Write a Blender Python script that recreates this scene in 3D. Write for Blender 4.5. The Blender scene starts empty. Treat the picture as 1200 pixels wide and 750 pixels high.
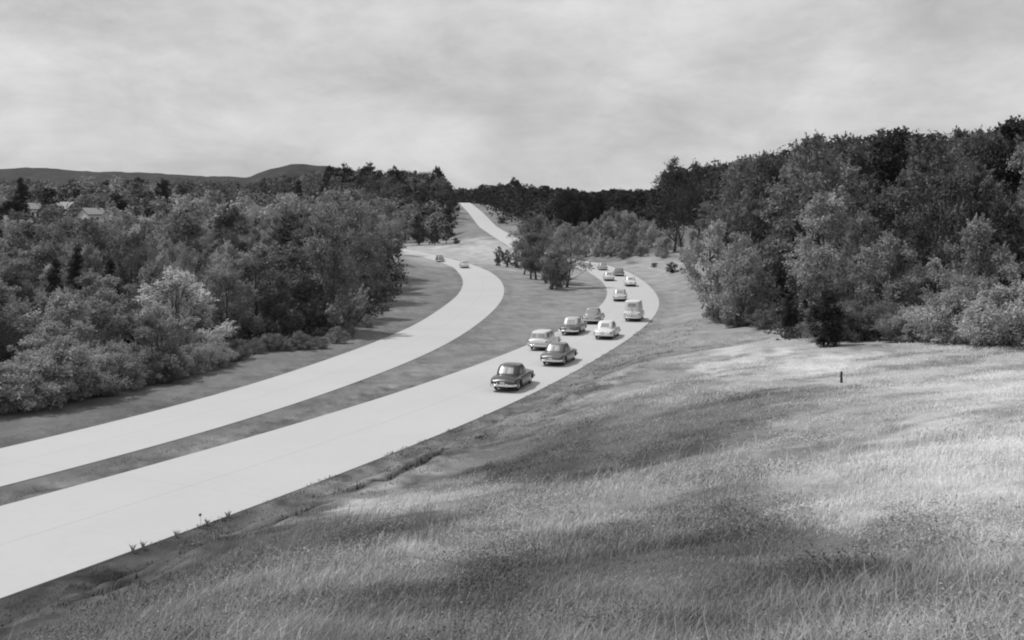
import bpy, math, random
import numpy as np
from mathutils import Vector, Matrix

R = math.radians
rnd = random.Random(11)
npr = np.random.default_rng(7)

# ------------------------------------------------------------------ camera, sky, sun, exposure
scene = bpy.context.scene
col = scene.collection
CAMH = 11.5                      # height of the lens above the roadway
FOC = 1.0                        # focal length / frame width
cam_data = bpy.data.cameras.new('camera')
cam_data.sensor_width = 36.0
cam_data.lens = 36.0 * FOC
cam_data.clip_start = 0.1
cam_data.clip_end = 20000
cam_data.shift_y = -(375 - 255) / 1200.0     # rising-front camera: verticals stay vertical
cam = bpy.data.objects.new('camera', cam_data)
cam.location = (0, 0, CAMH)
cam.rotation_euler = (R(90), 0, 0)
col.objects.link(cam)
scene.camera = cam

SUN_EL, SUN_AZ = 60.0, 278.0     # azimuth measured clockwise from +Y (the viewing direction): high on the left
world = bpy.data.worlds.new('World')
scene.world = world
world.use_nodes = True
nt = world.node_tree
nt.nodes.clear()
N = nt.nodes.new
def lk(a, b, t=None): (t or nt).links.new(a, b)
sky = N('ShaderNodeTexSky'); sky.sky_type = 'NISHITA'; sky.sun_disc = False
sky.sun_elevation = R(SUN_EL); sky.sun_rotation = R(SUN_AZ)
sky.air_density = 1.0; sky.dust_density = 2.5
bw = N('ShaderNodeRGBToBW'); lk(sky.outputs[0], bw.inputs[0])
geo = N('ShaderNodeTexCoord')
sep = N('ShaderNodeSeparateXYZ'); lk(geo.outputs['Generated'], sep.inputs[0])
def M(op, a, b=None, c=None, clamp=False, tree=None):
    n = (tree or nt).nodes.new('ShaderNodeMath'); n.operation = op; n.use_clamp = clamp
    for i, v in enumerate((a, b, c)):
        if v is None: continue
        if isinstance(v, (int, float)): n.inputs[i].default_value = v
        else: (tree or nt).links.new(v, n.inputs[i])
    return n.outputs[0]
den = M('MAXIMUM', sep.outputs['Z'], 0.0)
den = M('ADD', den, 0.30)
u = M('DIVIDE', sep.outputs['X'], den); v = M('DIVIDE', sep.outputs['Y'], den)
cmb = N('ShaderNodeCombineXYZ'); lk(u, cmb.inputs[0]); lk(v, cmb.inputs[1])
def noise(vec, scale, detail, rough, off=0.0, dist=0.0, tree=None):
    t = tree or nt
    n = t.nodes.new('ShaderNodeTexNoise'); n.inputs['Scale'].default_value = scale
    n.inputs['Detail'].default_value = detail; n.inputs['Roughness'].default_value = rough
    n.inputs['Distortion'].default_value = dist
    if off:
        ad = t.nodes.new('ShaderNodeVectorMath'); ad.operation = 'ADD'; ad.inputs[1].default_value = (off, off * 1.7, off * .3)
        t.links.new(vec, ad.inputs[0]); vec = ad.outputs[0]
    t.links.new(vec, n.inputs['Vector'])
    return n.outputs['Fac']
n1 = noise(cmb.outputs[0], 1.7, 10, 0.58, 5.6, 0.3)
cm2 = N('ShaderNodeCombineXYZ'); lk(sep.outputs['X'], cm2.inputs[0]); lk(sep.outputs['Y'], cm2.inputs[1]); lk(M('MULTIPLY', sep.outputs['Z'], 2.3), cm2.inputs[2])
n2 = noise(cm2.outputs[0], 6.0, 12, 0.68, 9.4, 0.25)
mr = N('ShaderNodeMapRange'); mr.interpolation_type = 'SMOOTHSTEP'
mr.inputs['From Min'].default_value = 0.36; mr.inputs['From Max'].default_value = 0.64
mr.inputs['To Min'].default_value = 0.0; mr.inputs['To Max'].default_value = 1.0
lk(n1, mr.inputs['Value'])
c1 = M('MULTIPLY_ADD', mr.outputs[0], 1.35, 4.15)           # cloud deck, grey bases to bright tops
c2 = M('MULTIPLY_ADD', n2, 4.2, -2.1)
cl = M('ADD', c1, c2)
sk = M('MULTIPLY', bw.outputs[0], 0.10)
tot = M('ADD', cl, sk)
bg = N('ShaderNodeBackground'); bg.inputs['Strength'].default_value = 0.12
lk(tot, bg.inputs['Color'])
wo = N('ShaderNodeOutputWorld'); lk(bg.outputs[0], wo.inputs['Surface'])

sd = bpy.data.lights.new('sun', 'SUN'); sd.energy = 3.0; sd.angle = R(1.5); sd.color = (1.0, 1.0, 1.0)
sun = bpy.data.objects.new('sun', sd); col.objects.link(sun)
az, el = R(SUN_AZ), R(SUN_EL)
sdir = Vector((math.sin(az) * math.cos(el), math.cos(az) * math.cos(el), math.sin(el)))
sun.rotation_euler = sdir.to_track_quat('Z', 'Y').to_euler()
sun.location = (0, 0, 60)

scene.view_settings.view_transform = 'Standard'
scene.view_settings.look = 'None'
scene.view_settings.exposure = 0.0
scene.view_settings.gamma = 1.0
scene.render.engine = 'CYCLES'
scene.cycles.max_bounces = 5
scene.cycles.diffuse_bounces = 2
scene.cycles.glossy_bounces = 2
scene.cycles.volume_bounces = 0
scene.cycles.filter_width = 2.0

# ------------------------------------------------------------------ helpers
def srgb(g):
    g = g / 255.0
    return g / 12.92 if g <= 0.04045 else ((g + .055) / 1.055) ** 2.4
def tag(o, label=None, cat=None, group=None, kind=None):
    if label: o['label'] = label
    if cat: o['category'] = cat
    if group: o['group'] = group
    if kind: o['kind'] = kind
    return o
def fast_mesh(name, verts, faces, nper, smooth=False, attr=None, matidx=None):
    """verts (n,3); faces flat index array; nper = vertices per face (int or array)"""
    me = bpy.data.meshes.new(name)
    verts = np.asarray(verts, dtype=np.float32); faces = np.asarray(faces, dtype=np.int32).ravel()
    if np.isscalar(nper): cnt = np.full(len(faces) // nper, nper, dtype=np.int32)
    else: cnt = np.asarray(nper, dtype=np.int32)
    start = np.concatenate(([0], np.cumsum(cnt)[:-1])).astype(np.int32)
    me.vertices.add(len(verts)); me.vertices.foreach_set('co', verts.ravel())
    me.loops.add(len(faces)); me.loops.foreach_set('vertex_index', faces)
    me.polygons.add(len(cnt)); me.polygons.foreach_set('loop_start', start); me.polygons.foreach_set('loop_total', cnt)
    me.polygons.foreach_set('use_smooth', np.full(len(cnt), bool(smooth)))
    if attr:
        for k, a in attr.items():
            at = me.attributes.new(k, 'FLOAT', 'POINT'); at.data.foreach_set('value', np.asarray(a, dtype=np.float32))
    me.update(calc_edges=True)
    return me
def link(name, me, mat=None, parent=None, loc=None):
    o = bpy.data.objects.new(name, me); col.objects.link(o)
    if mat and not me.materials: me.materials.append(mat)
    if parent: o.parent = parent
    if loc is not None: o.location = loc
    return o
def empty(name, loc, rz=0.0):
    o = bpy.data.objects.new(name, None); col.objects.link(o)
    o.location = loc; o.rotation_euler = (0, 0, rz); o.empty_display_size = 0.3
    return o
class MB:
    """collects simple shapes into one mesh"""
    def __init__(s): s.v = []; s.f = []
    def add(s, vs, fs):
        b = len(s.v); s.v += [tuple(x) for x in vs]; s.f += [tuple(i + b for i in f) for f in fs]; return s
    def box(s, c, d, taper=1.0):
        x, y, z = d[0] / 2, d[1] / 2, d[2] / 2
        vs = [(c[0] + sx * x * (taper if sz > 0 else 1), c[1] + sy * y * (taper if sz > 0 else 1), c[2] + sz * z) for sz in (-1, 1) for sy in (-1, 1) for sx in (-1, 1)]
        return s.add(vs, [(0, 2, 3, 1), (4, 5, 7, 6), (0, 1, 5, 4), (2, 6, 7, 3), (0, 4, 6, 2), (1, 3, 7, 5)])
    def tube(s, pts, rads, seg=8, cap=True):
        pts = [Vector(p) for p in pts]; rings = []
        for i, p in enumerate(pts):
            d = (pts[min(i + 1, len(pts) - 1)] - pts[max(i - 1, 0)]).normalized()
            a = d.cross(Vector((0.31, 0.95, 0.05))).normalized(); b = d.cross(a)
            rings.append([p + (a * math.cos(t * 2 * math.pi / seg) + b * math.sin(t * 2 * math.pi / seg)) * rads[i] for t in range(seg)])
        vs = [q for r in rings for q in r]; fs = []
        for i in range(len(pts) - 1):
            for t in range(seg):
                t2 = (t + 1) % seg
                fs.append((i * seg + t, i * seg + t2, (i + 1) * seg + t2, (i + 1) * seg + t))
        if cap:
            fs.append(tuple(range(seg))[::-1]); fs.append(tuple((len(pts) - 1) * seg + t for t in range(seg)))
        return s.add(vs, fs)
    def mesh(s, name, smooth=False):
        me = bpy.data.meshes.new(name); me.from_pydata(s.v, [], s.f)
        if smooth:
            for p in me.polygons: p.use_smooth = True
        me.update(); return me
    def build(s, name, mat, parent=None, smooth=False, bevel=0):
        o = link(name, s.mesh(name, smooth), mat, parent)
        if bevel:
            m = o.modifiers.new('bevel', 'BEVEL'); m.width = bevel; m.segments = 2
        return o

def new_mat(name):
    m = bpy.data.materials.new(name); m.use_nodes = True
    t = m.node_tree; p = t.nodes['Principled BSDF']
    return m, t, p
def grey(name, g, rough=0.6, metal=0.0, coat=0.0, var=0.0, scale=3.0, spec=0.5):
    m, t, p = new_mat(name)
    p.inputs['Base Color'].default_value = (g, g, g, 1)
    p.inputs['Roughness'].default_value = rough; p.inputs['Metallic'].default_value = metal
    p.inputs['Coat Weight'].default_value = coat; p.inputs['Coat Roughness'].default_value = 0.30
    p.inputs['Specular IOR Level'].default_value = spec
    if var:
        tc = t.nodes.new('ShaderNodeTexCoord')
        f = noise(tc.outputs['Object'], scale, 5, .6, tree=t)
        val = M('MULTIPLY_ADD', f, 2 * var * g, g * (1 - var), tree=t)
        t.links.new(val, p.inputs['Base Color'])
    return m
def attr_fac(t, name):
    a = t.nodes.new('ShaderNodeAttribute'); a.attribute_name = name
    return a.outputs['Fac']

# ------------------------------------------------------------------ the lie of the land
def gp(px, d, py=None, z=None):
    x = (px - 600) / 1200 * d
    if z is None: z = CAMH - (py - 255) / 1200 * d
    return (x, d, z)
def flat(px, py):
    d = 1200 * CAMH / (py - 255)
    return ((px - 600) / 1200 * d, d)

# survey of the four edges of pavement
L1 = [(0,527),(150,491),(300,450),(364,428),(433,404),(487,381),(519,360),(537,346),(543,334),(542,325.5),(533,314),(516,307),(493,301),(472,297.5)]
L2 = [(0,571),(150,533),(300,490.5),(396,456),(460,433),(524,404.5),(559,381),(578,365),(589,351.5),(592,339),(587,328),(575,318.5),(554,310),(526,303),(502,297),(483,293)]
R1 = [(0,593),(150,554),(300,511),(380,487),(460,463),(540,435),(600,412),(623,403),(675,378),(706,358),(713,344),(709,333),(697.5,323),(684,316.5),(670,311)]
R2 = [(0,702),(150,649),(300,593),(431,545),(513,511),(599,475),(634,459),(691,426),(736,399),(763,378),(775,358),(770,344),(756,330),(736,318),(706,309),(679,304.5)]
def arc_resample(P, n):
    P = np.asarray(P, float); s = np.concatenate(([0], np.cumsum(np.hypot(*np.diff(P[:, :2], axis=0).T))))
    q = np.linspace(0, s[-1], n)
    return np.stack([np.interp(q, s, P[:, k]) for k in range(P.shape[1])], 1)
def smooth_line(P, step=2.0, passes=60):
    n = max(8, int(np.sum(np.hypot(*np.diff(np.asarray(P)[:, :2], axis=0).T)) / step))
    Q = arc_resample(P, n)
    for _ in range(passes):
        Q[1:-1] = Q[1:-1] * .5 + (Q[:-2] + Q[2:]) * .25
    return Q
# the roads carry on behind the viewer, and past the bend
back_L1 = [(-69.5, -29, 0), (-47.5, 10.3, 0)]; back_L2 = [(-64, -32, 0), (-41.9, 7.2, 0)]
back_R1 = [(-61, -33, 0), (-39.6, 5.9, 0)]; back_R2 = [(-54, -39, 0), (-34.0, -3.0, 0)]
fl = lambda P: [(*flat(*p), 0.0) for p in P]
far_c = [(11, 283, 0.0), (7.5, 308, 0.5), (3.6, 335, 1.7), (-1.5, 375, 3.7), (-10.5, 450, 7.4), (-20, 560, 14.4), (-31.5, 680, 21.4), (-38, 740, 22.0), (-48, 860, 17)]
def offset_line(P, o):
    P = np.asarray(P, float); t = np.gradient(P[:, :2], axis=0); t /= np.hypot(*t.T)[:, None]
    Q = P.copy(); Q[:, 0] += t[:, 1] * o; Q[:, 1] -= t[:, 0] * o
    return Q
fc_l = offset_line(far_c, -3.9); fc_r = offset_line(far_c, 3.9)
ER1 = smooth_line(back_R1 + fl(R1) + [tuple(p) for p in fc_l], 2.0, 30)
ER2 = smooth_line(back_R2 + fl(R2) + [tuple(p) for p in fc_r], 2.0, 30)
lf = [(-45, 372, .6), (-75, 425, 2.0), (-120, 480, 4)]
lfa, lfb = offset_line(lf, -3.5), offset_line(lf, 3.5)
EL1 = smooth_line(back_L1 + fl(L1) + [tuple(p) for p in lfa], 2.0, 22)
EL2 = smooth_line(back_L2 + fl(L2)[:-1] + [tuple(p) for p in lfb], 2.0, 22)
def pair(A, B, n):
    """march along A, matching each point with the nearest on B, monotonic"""
    A = arc_resample(A, n); B = arc_resample(B, n * 2); out = []; j = 0
    for a in A:
        w = B[j:j + 90]; k = int(np.argmin(np.hypot(w[:, 0] - a[0], w[:, 1] - a[1]))); j += k; out.append(B[j])
    o = np.array(out)
    for _ in range(12): o[1:-1] = o[1:-1] * .5 + (o[:-2] + o[2:]) * .25
    return A, o
RA, RB = pair(ER1, ER2, 460)
LA, LB = pair(EL1, EL2, 330)
RZ = (RA[:, 2] + RB[:, 2]) / 2
# centre line samples: x, y, z, half width
CR = np.c_[(RA[:, :2] + RB[:, :2]) / 2, RZ, np.hypot(*(RA - RB)[:, :2].T) / 2]
CL = np.c_[(LA[:, :2] + LB[:, :2]) / 2, (LA[:, 2] + LB[:, 2]) / 2, np.hypot(*(LA - LB)[:, :2].T) / 2]
CALL = np.r_[CR, CL]

ctrl = [gp(600,12,750), gp(600,17,690), gp(600,23,640), gp(600,31,590), gp(600,41,540), gp(600,51,502),
        gp(900,10.5,750), gp(900,16,650), gp(900,25.5,560), gp(900,36,500), gp(900,50,450), gp(900,63,420), gp(900,76,400),
        gp(800,48,470), gp(800,66,430), gp(800,88,400), gp(832,106,376), gp(700,44,500), gp(720,60,458),
        gp(1150,9,750), gp(1150,13.5,650), gp(1150,22,550), gp(1150,34,480), gp(1150,50,430), gp(1150,62,405),
        gp(300,14.5,750), gp(300,18,710), gp(300,25,664), gp(300,31,634), gp(300,36,612), gp(100,20,750), gp(100,24,727), gp(100,28,708), gp(100,31,688), gp(20,23,750), gp(20,26,730), gp(20,29,712), gp(200,17,750), gp(200,25,697), gp(200,33,646), gp(450,15,735), gp(450,21,675), gp(450,28,628), gp(450,36,586), gp(450,43,557),
        (0,0,9.8), (0,-20,12.5), (30,-12,12.5), (-14,-6,7.0), (-18,-30,6), (12,0,10.6), (30,12,8.7), (60,30,7.5), (45,50,5.2), (70,62,5.0), (110,50,8), (120,-20,12), (100,100,7),
        (40,90,2.9), (50,115,3.6), (36,125,1.4), (32,150,.8), (45,170,3), (36,215,2.2), (60,160,5), (100,160,10), (80,220,9), (150,250,14), (160,120,11),
        (38,320,7.2), (46,345,9.0), (28,345,8.6), (17,330,5.8), (20,300,2.0), (35,270,2.3), (32,240,1.0), (60,330,10.5), (100,400,14), (40,450,12), (15,420,9.6), (60,600,19), (0,760,22), (150,600,22),
        (20,560,16), (-60,60,0), (-45,80,0), (-30,120,0), (-60,120,.2), (-25,160,0), (-100,100,.4), (-40,200,1.4), (-90,200,2.4), (-110,170,2), (-50,260,3.4), (-100,300,8), (-160,300,8.5), (-60,330,1.2), (-30,400,1.6), (-33,430,2.4), (-50,430,4.5),
        (-75,470,12), (-50,500,14.5), (-50,560,19.5), (-80,560,21), (-150,450,16), (-200,450,16.5), (-40,640,22.5), (-120,620,24), (-240,620,23), (-250,300,9), (-60,760,25), (-200,760,25), (-130,20,.5), (-140,-60,1), (-80,-60,0.5),
        (250,300,16), (250,50,14), (260,600,24), (-350,300,10), (-350,60,4), (-350,650,22), (0,-90,16), (120,-100,15), (100,760,24), (260,800,24), (-350,900,24), (0,900,22)]
ctrl = np.array(ctrl + [tuple(p[:3]) for p in CR[::9] if p[1] < 900] + [tuple(p[:3]) for p in CL[::9]])
# thin out control points which nearly coincide
SC = 100.0
def tps_fit(C, lam=2e-4):
    P = C[:, :2] / SC; n = len(P)
    r = np.hypot(P[:, None, 0] - P[None, :, 0], P[:, None, 1] - P[None, :, 1])
    K = np.where(r > 0, r * r * np.log(np.maximum(r, 1e-9)), 0) + np.eye(n) * lam
    Q = np.c_[np.ones(n), P]; A = np.block([[K, Q], [Q.T, np.zeros((3, 3))]])
    return P, np.linalg.solve(A, np.r_[C[:, 2], 0, 0, 0])
TP, TW = tps_fit(ctrl)
def vnoise(x, y, s, seed=0):
    """smooth value noise in [-1, 1]"""
    x = np.asarray(x, float) / s + 1000.3; y = np.asarray(y, float) / s + 1000.7
    xi = np.floor(x).astype(np.int64); yi = np.floor(y).astype(np.int64); fx = x - xi; fy = y - yi
    fx = fx * fx * (3 - 2 * fx); fy = fy * fy * (3 - 2 * fy)
    def h(a, b):
        k = (a * 374761393 + b * 668265263 + seed * 974634777) & 0xffffffff
        k = ((k ^ (k >> 13)) * 1274126177) & 0xffffffff
        return ((k ^ (k >> 16)) & 0xffff) / 32767.5 - 1
    return (h(xi, yi) * (1 - fx) + h(xi + 1, yi) * fx) * (1 - fy) + (h(xi, yi + 1) * (1 - fx) + h(xi + 1, yi + 1) * fx) * fy
def road_query(X, Y):
    """signed distance beyond the pavement edge, height of the nearest road"""
    E_ = np.empty(len(X)); Z_ = np.empty(len(X)); S_ = np.empty(len(X), int)
    for a in range(0, len(X), 20000):
        b = slice(a, a + 20000)
        d = np.hypot(X[b, None] - CALL[None, :, 0], Y[b, None] - CALL[None, :, 1]) - CALL[None, :, 3]
        k = np.argmin(d, 1); E_[b] = d[np.arange(len(k)), k]; Z_[b] = CALL[k, 2]; S_[b] = k
    return E_, Z_, S_
sstep = lambda t: np.clip(t, 0, 1) ** 2 * (3 - 2 * np.clip(t, 0, 1))
def terrain(X, Y, full=False):
    X = np.atleast_1d(np.asarray(X, float)); Y = np.atleast_1d(np.asarray(Y, float))
    Z = np.empty(len(X))
    for a in range(0, len(X), 20000):
        b = slice(a, a + 20000)
        r2 = (X[b, None] / SC - TP[None, :, 0]) ** 2 + (Y[b, None] / SC - TP[None, :, 1]) ** 2
        K = .5 * r2 * np.log(np.maximum(r2, 1e-14))
        Z[b] = K @ TW[:-3] + TW[-3] + X[b] / SC * TW[-2] + Y[b] / SC * TW[-1]
    rr = np.hypot(X, Y - 300)
    far = 24 + 3 * vnoise(X, Y, 400, 5)
    wf = sstep((rr - 420) / 260)
    Z = Z * (1 - wf) + far * wf
    e, zr, k = road_query(X, Y)
    rough = .10 * vnoise(X, Y, 3.1, 1) + .05 * vnoise(X, Y, 1.1, 2) + .28 * vnoise(X, Y, 11, 3)
    # ragged drainage cut along the foot of the slope
    right = (k < len(CR)) & (Y < 68) & (X > -22)
    side = right & (e > .9)
    off = 3.6 + .45 * vnoise(X, Y, 9, 8) + .2 * vnoise(X, Y, 1.5, 12)
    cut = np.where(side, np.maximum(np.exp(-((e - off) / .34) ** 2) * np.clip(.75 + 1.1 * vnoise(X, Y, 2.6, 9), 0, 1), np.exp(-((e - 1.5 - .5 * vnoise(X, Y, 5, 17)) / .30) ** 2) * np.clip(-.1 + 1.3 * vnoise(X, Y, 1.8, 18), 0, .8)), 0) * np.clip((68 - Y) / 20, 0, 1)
    Z = Z + rough * sstep(e / 6)
    fall = np.where(zr > .3, 16, np.where(Y > 180, 10, np.where(Y < 66, 2.6, 5.0)))
    w = 1 - sstep((e - .9) / fall)
    clod = np.where(right, (.10 * vnoise(X, Y, .6, 13) + .12 * vnoise(X, Y, 1.5, 14)) * np.clip((e - .15) / .6, 0, 1) * np.clip((7 - e) / 2, 0, 1), 0)
    Z = Z * (1 - w) + (zr - .04 - np.clip(Y - 300, 0, 700) * .0016) * w
    Z = Z + clod - .38 * cut
    if full: return Z, e, cut, k
    return Z
def tz(x, y): return float(terrain([x], [y])[0])
def cast(px, py, dmax=900.0):
    """where the line of sight through a surveyed direction meets the ground"""
    d = np.exp(np.linspace(math.log(7), math.log(dmax), 900)); x = (px - 600) / 1200 * d
    g = terrain(x, d) - (CAMH - (py - 255) / 1200 * d)
    h = np.nonzero(g > 0)[0]
    i = h[0] if len(h) else len(d) - 1
    return float(x[i]), float(d[i])

# dry and green patches of the grass, as reflectance, on a (bearing, log distance) net around the hill
KREF = 1.33
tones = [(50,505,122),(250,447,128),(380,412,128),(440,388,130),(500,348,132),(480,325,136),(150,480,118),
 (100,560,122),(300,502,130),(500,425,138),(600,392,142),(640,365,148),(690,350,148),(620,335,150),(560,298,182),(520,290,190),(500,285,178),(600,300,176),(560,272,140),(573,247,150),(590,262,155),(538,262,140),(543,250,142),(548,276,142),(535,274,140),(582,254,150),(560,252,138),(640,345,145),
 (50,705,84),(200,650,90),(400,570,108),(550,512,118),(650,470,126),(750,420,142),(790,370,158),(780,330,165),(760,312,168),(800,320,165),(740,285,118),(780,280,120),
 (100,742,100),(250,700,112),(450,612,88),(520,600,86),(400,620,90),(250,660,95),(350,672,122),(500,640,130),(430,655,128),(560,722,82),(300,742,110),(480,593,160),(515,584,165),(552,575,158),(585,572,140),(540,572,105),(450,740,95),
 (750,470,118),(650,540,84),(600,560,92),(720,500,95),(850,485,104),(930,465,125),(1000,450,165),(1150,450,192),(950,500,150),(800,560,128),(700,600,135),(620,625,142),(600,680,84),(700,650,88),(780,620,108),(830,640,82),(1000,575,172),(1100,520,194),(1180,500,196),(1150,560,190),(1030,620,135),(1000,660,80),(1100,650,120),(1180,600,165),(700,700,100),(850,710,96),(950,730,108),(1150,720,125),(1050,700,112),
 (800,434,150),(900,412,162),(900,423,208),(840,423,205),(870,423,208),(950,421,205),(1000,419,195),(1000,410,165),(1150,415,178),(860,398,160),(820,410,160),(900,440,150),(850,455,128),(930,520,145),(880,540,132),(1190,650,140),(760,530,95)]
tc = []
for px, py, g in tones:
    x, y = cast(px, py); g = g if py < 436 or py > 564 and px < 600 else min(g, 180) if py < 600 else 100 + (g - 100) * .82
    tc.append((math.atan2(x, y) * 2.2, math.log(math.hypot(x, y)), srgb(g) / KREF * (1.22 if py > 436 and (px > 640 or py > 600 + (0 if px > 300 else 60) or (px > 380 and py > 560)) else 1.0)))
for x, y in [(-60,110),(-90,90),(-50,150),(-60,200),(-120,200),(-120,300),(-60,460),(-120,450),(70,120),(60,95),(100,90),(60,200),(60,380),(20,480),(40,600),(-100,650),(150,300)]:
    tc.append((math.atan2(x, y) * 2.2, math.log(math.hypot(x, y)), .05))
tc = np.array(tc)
_a, _b = cast(740, 516), cast(862, 488); _l = math.hypot(_b[0] - _a[0], _b[1] - _a[1]); SWX, SWY = (_b[0] - _a[0]) / _l, (_b[1] - _a[1]) / _l
def tone_at(X, Y):
    A = np.arctan2(X, np.maximum(Y, .5)) * 2.2; Lg = np.log(np.hypot(X, Y) + .5)
    wx = .05 * vnoise(X, Y, 5, 21) + .04 * vnoise(X, Y, 1.7, 22) + .03 * vnoise(X, Y, .6, 25); wy = .07 * vnoise(X, Y, 6, 23) + .055 * vnoise(X, Y, 2.1, 24) + .04 * vnoise(X, Y, .7, 26)
    out = np.empty(len(X))
    for a in range(0, len(X), 20000):
        b = slice(a, a + 20000)
        d2 = ((A[b] + wx[b])[:, None] - tc[None, :, 0]) ** 2 + (((Lg[b] + wy[b])[:, None] - tc[None, :, 1]) ** 2) * .9 + 1.5e-3
        w = d2 ** -2.2; out[b] = (w @ tc[:, 2]) / w.sum(1)
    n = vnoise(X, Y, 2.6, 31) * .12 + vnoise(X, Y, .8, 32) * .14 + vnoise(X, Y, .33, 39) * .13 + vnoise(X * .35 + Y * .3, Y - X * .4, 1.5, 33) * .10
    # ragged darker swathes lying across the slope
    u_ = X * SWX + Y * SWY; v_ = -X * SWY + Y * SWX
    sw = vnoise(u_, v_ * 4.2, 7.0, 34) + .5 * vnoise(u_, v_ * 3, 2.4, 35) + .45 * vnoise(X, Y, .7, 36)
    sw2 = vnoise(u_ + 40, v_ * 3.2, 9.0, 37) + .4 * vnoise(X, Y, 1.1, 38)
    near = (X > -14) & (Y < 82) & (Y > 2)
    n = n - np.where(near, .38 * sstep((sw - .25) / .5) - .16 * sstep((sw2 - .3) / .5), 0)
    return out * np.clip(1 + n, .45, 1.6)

# ------------------------------------------------------------------ ground: one sheet to the horizon
def ground_material():
    m, t, p = new_mat('ground_cover')
    tcn = t.nodes.new('ShaderNodeTexCoord')
    base = attr_fac(t, 'tone')
    a = noise(tcn.outputs['Object'], 1.3, 8, .7, tree=t); b = noise(tcn.outputs['Object'], 7.0, 6, .75, 4.0, tree=t)
    k = M('ADD', M('MULTIPLY', a, .5, tree=t), M('MULTIPLY', b, 1.0, tree=t), tree=t)
    k = M('MAXIMUM', M('ADD', k, .25, tree=t), .15, tree=t)
    t.links.new(M('MULTIPLY', base, k, tree=t), p.inputs['Base Color'])
    p.inputs['Roughness'].default_value = .95; p.inputs['Specular IOR Level'].default_value = .1
    bp = t.nodes.new('ShaderNodeBump'); bp.inputs['Strength'].default_value = .55; bp.inputs['Distance'].default_value = .12
    t.links.new(b, bp.inputs['Height']); t.links.new(bp.outputs[0], p.inputs['Normal'])
    return m
GM = ground_material()
rad = np.r_[0.0, np.exp(np.linspace(math.log(2.0), math.log(6000), 640))]
ang = np.concatenate([np.linspace(-40, 40, 340), np.linspace(42, 318, 110)])
na = len(ang); AA = np.radians(ang)
GX = (rad[1:, None] * np.sin(AA)[None, :]).ravel(); GY = (rad[1:, None] * np.cos(AA)[None, :]).ravel()
GZ, GE, GCUT, GK = terrain(GX, GY, True)
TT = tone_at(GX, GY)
TT = TT * (1 - .85 * np.clip(GCUT * 1.5, 0, 1)) * np.where((GE < 6.5) & (GK < len(CR)) & (GX > -22) & (GY < 70), np.clip(1 + .35 * vnoise(GX, GY, .9, 91) + .35 * vnoise(GX, GY, .4, 92), .4, 1.7), 1)  # cut toned darker: dark soil plus the shade of its lip, in the colour
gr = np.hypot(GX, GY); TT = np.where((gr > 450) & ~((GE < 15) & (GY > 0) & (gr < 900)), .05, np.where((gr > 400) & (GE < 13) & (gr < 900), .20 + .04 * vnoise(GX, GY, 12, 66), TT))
TT[(GE < 1.2) & (GE > -1)] *= .9
GZ = GZ - np.where(gr > 1500, (gr - 1500) * .004, 0)
verts = np.r_[np.c_[GX, GY, GZ], [[0, 0, tz(0, 0)]]]
TTc = np.r_[TT, .15]
nr = len(rad) - 1
i0 = np.arange(nr - 1)[:, None] * na; j0 = np.arange(na)[None, :]; j1 = (j0 + 1) % na
quads = np.stack([i0 + j0, i0 + na + j0, i0 + na + j1, i0 + j1], -1).reshape(-1, 4)[:, ::-1]
tris = np.stack([np.full(na, nr * na), np.arange(na), (np.arange(na) + 1) % na], -1)[:, ::-1]
gme = fast_mesh('ground', verts, np.r_[quads.ravel(), tris.ravel()], np.r_[np.full(len(quads), 4), np.full(len(tris), 3)], True, {'tone': TTc})
ground = link('ground', gme, GM); tag(ground, kind='structure')

# ------------------------------------------------------------------ the two carriageways
def road_material():
    m, t, p = new_mat('pale_concrete')
    tcn = t.nodes.new('ShaderNodeTexCoord')
    a = noise(tcn.outputs['Object'], .12, 5, .6, tree=t); b = noise(tcn.outputs['Object'], 2.5, 7, .7, 5, tree=t)
    u_ = attr_fac(t, 'along'); w_ = attr_fac(t, 'across')
    jt = M('PINGPONG', u_, 7.5, tree=t); jt = M('LESS_THAN', jt, .02, tree=t)          # joints between slabs
    cj = M('LESS_THAN', M('ABSOLUTE', w_, tree=t), .012, tree=t)


    v_ = M('ADD', M('MULTIPLY', a, .08, tree=t), M('MULTIPLY', b, .05, tree=t), tree=t)
    v_ = M('ADD', v_, .375, tree=t)
    v_ = M('SUBTRACT', v_, M('MULTIPLY', jt, .06, tree=t), tree=t); v_ = M('SUBTRACT', v_, M('MULTIPLY', cj, .05, tree=t), tree=t)

    t.links.new(v_, p.inputs['Base Color']); p.inputs['Roughness'].default_value = .8; p.inputs['Specular IOR Level'].default_value = .25
    return m
RM = road_material()
def road(name, A, B, zz):
    n = len(A); s = np.concatenate(([0], np.cumsum(np.hypot(*np.diff((A + B)[:, :2] / 2, axis=0).T))))
    V = []; al = []; ac = []
    cs = (-1, -.5, 0, .5, 1)
    for i in range(n):
        for c in cs:
            q = A[i] * (1 - c) / 2 + B[i] * (1 + c) / 2
            V.append((q[0], q[1], zz[i] + .03 * (1 - abs(c)))); al.append(s[i]); ac.append(c)
    nv = len(V)
    for i in range(n):                                     # slab sides
        for c, q in ((-1, A[i]), (1, B[i])): V.append((q[0], q[1], zz[i] - .22 - max(0, q[1] - 300) * .003)); al.append(s[i]); ac.append(c)
    F = []
    for i in range(n - 1):
        for k in range(4): F.append((i * 5 + k, i * 5 + k + 1, i * 5 + 5 + k + 1, i * 5 + 5 + k))
        F.append((nv + 2 * i, i * 5, i * 5 + 5, nv + 2 * i + 2)); F.append((i * 5 + 4, nv + 2 * i + 1, nv + 2 * i + 3, i * 5 + 9))
    me = fast_mesh(name, V, np.array(F), 4, False, {'along': al, 'across': ac})
    tag(link(name, me, RM), kind='structure')
road('road_right', RA, RB, RZ)
road('road_left', LA, LB, CL[:, 2])

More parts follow.
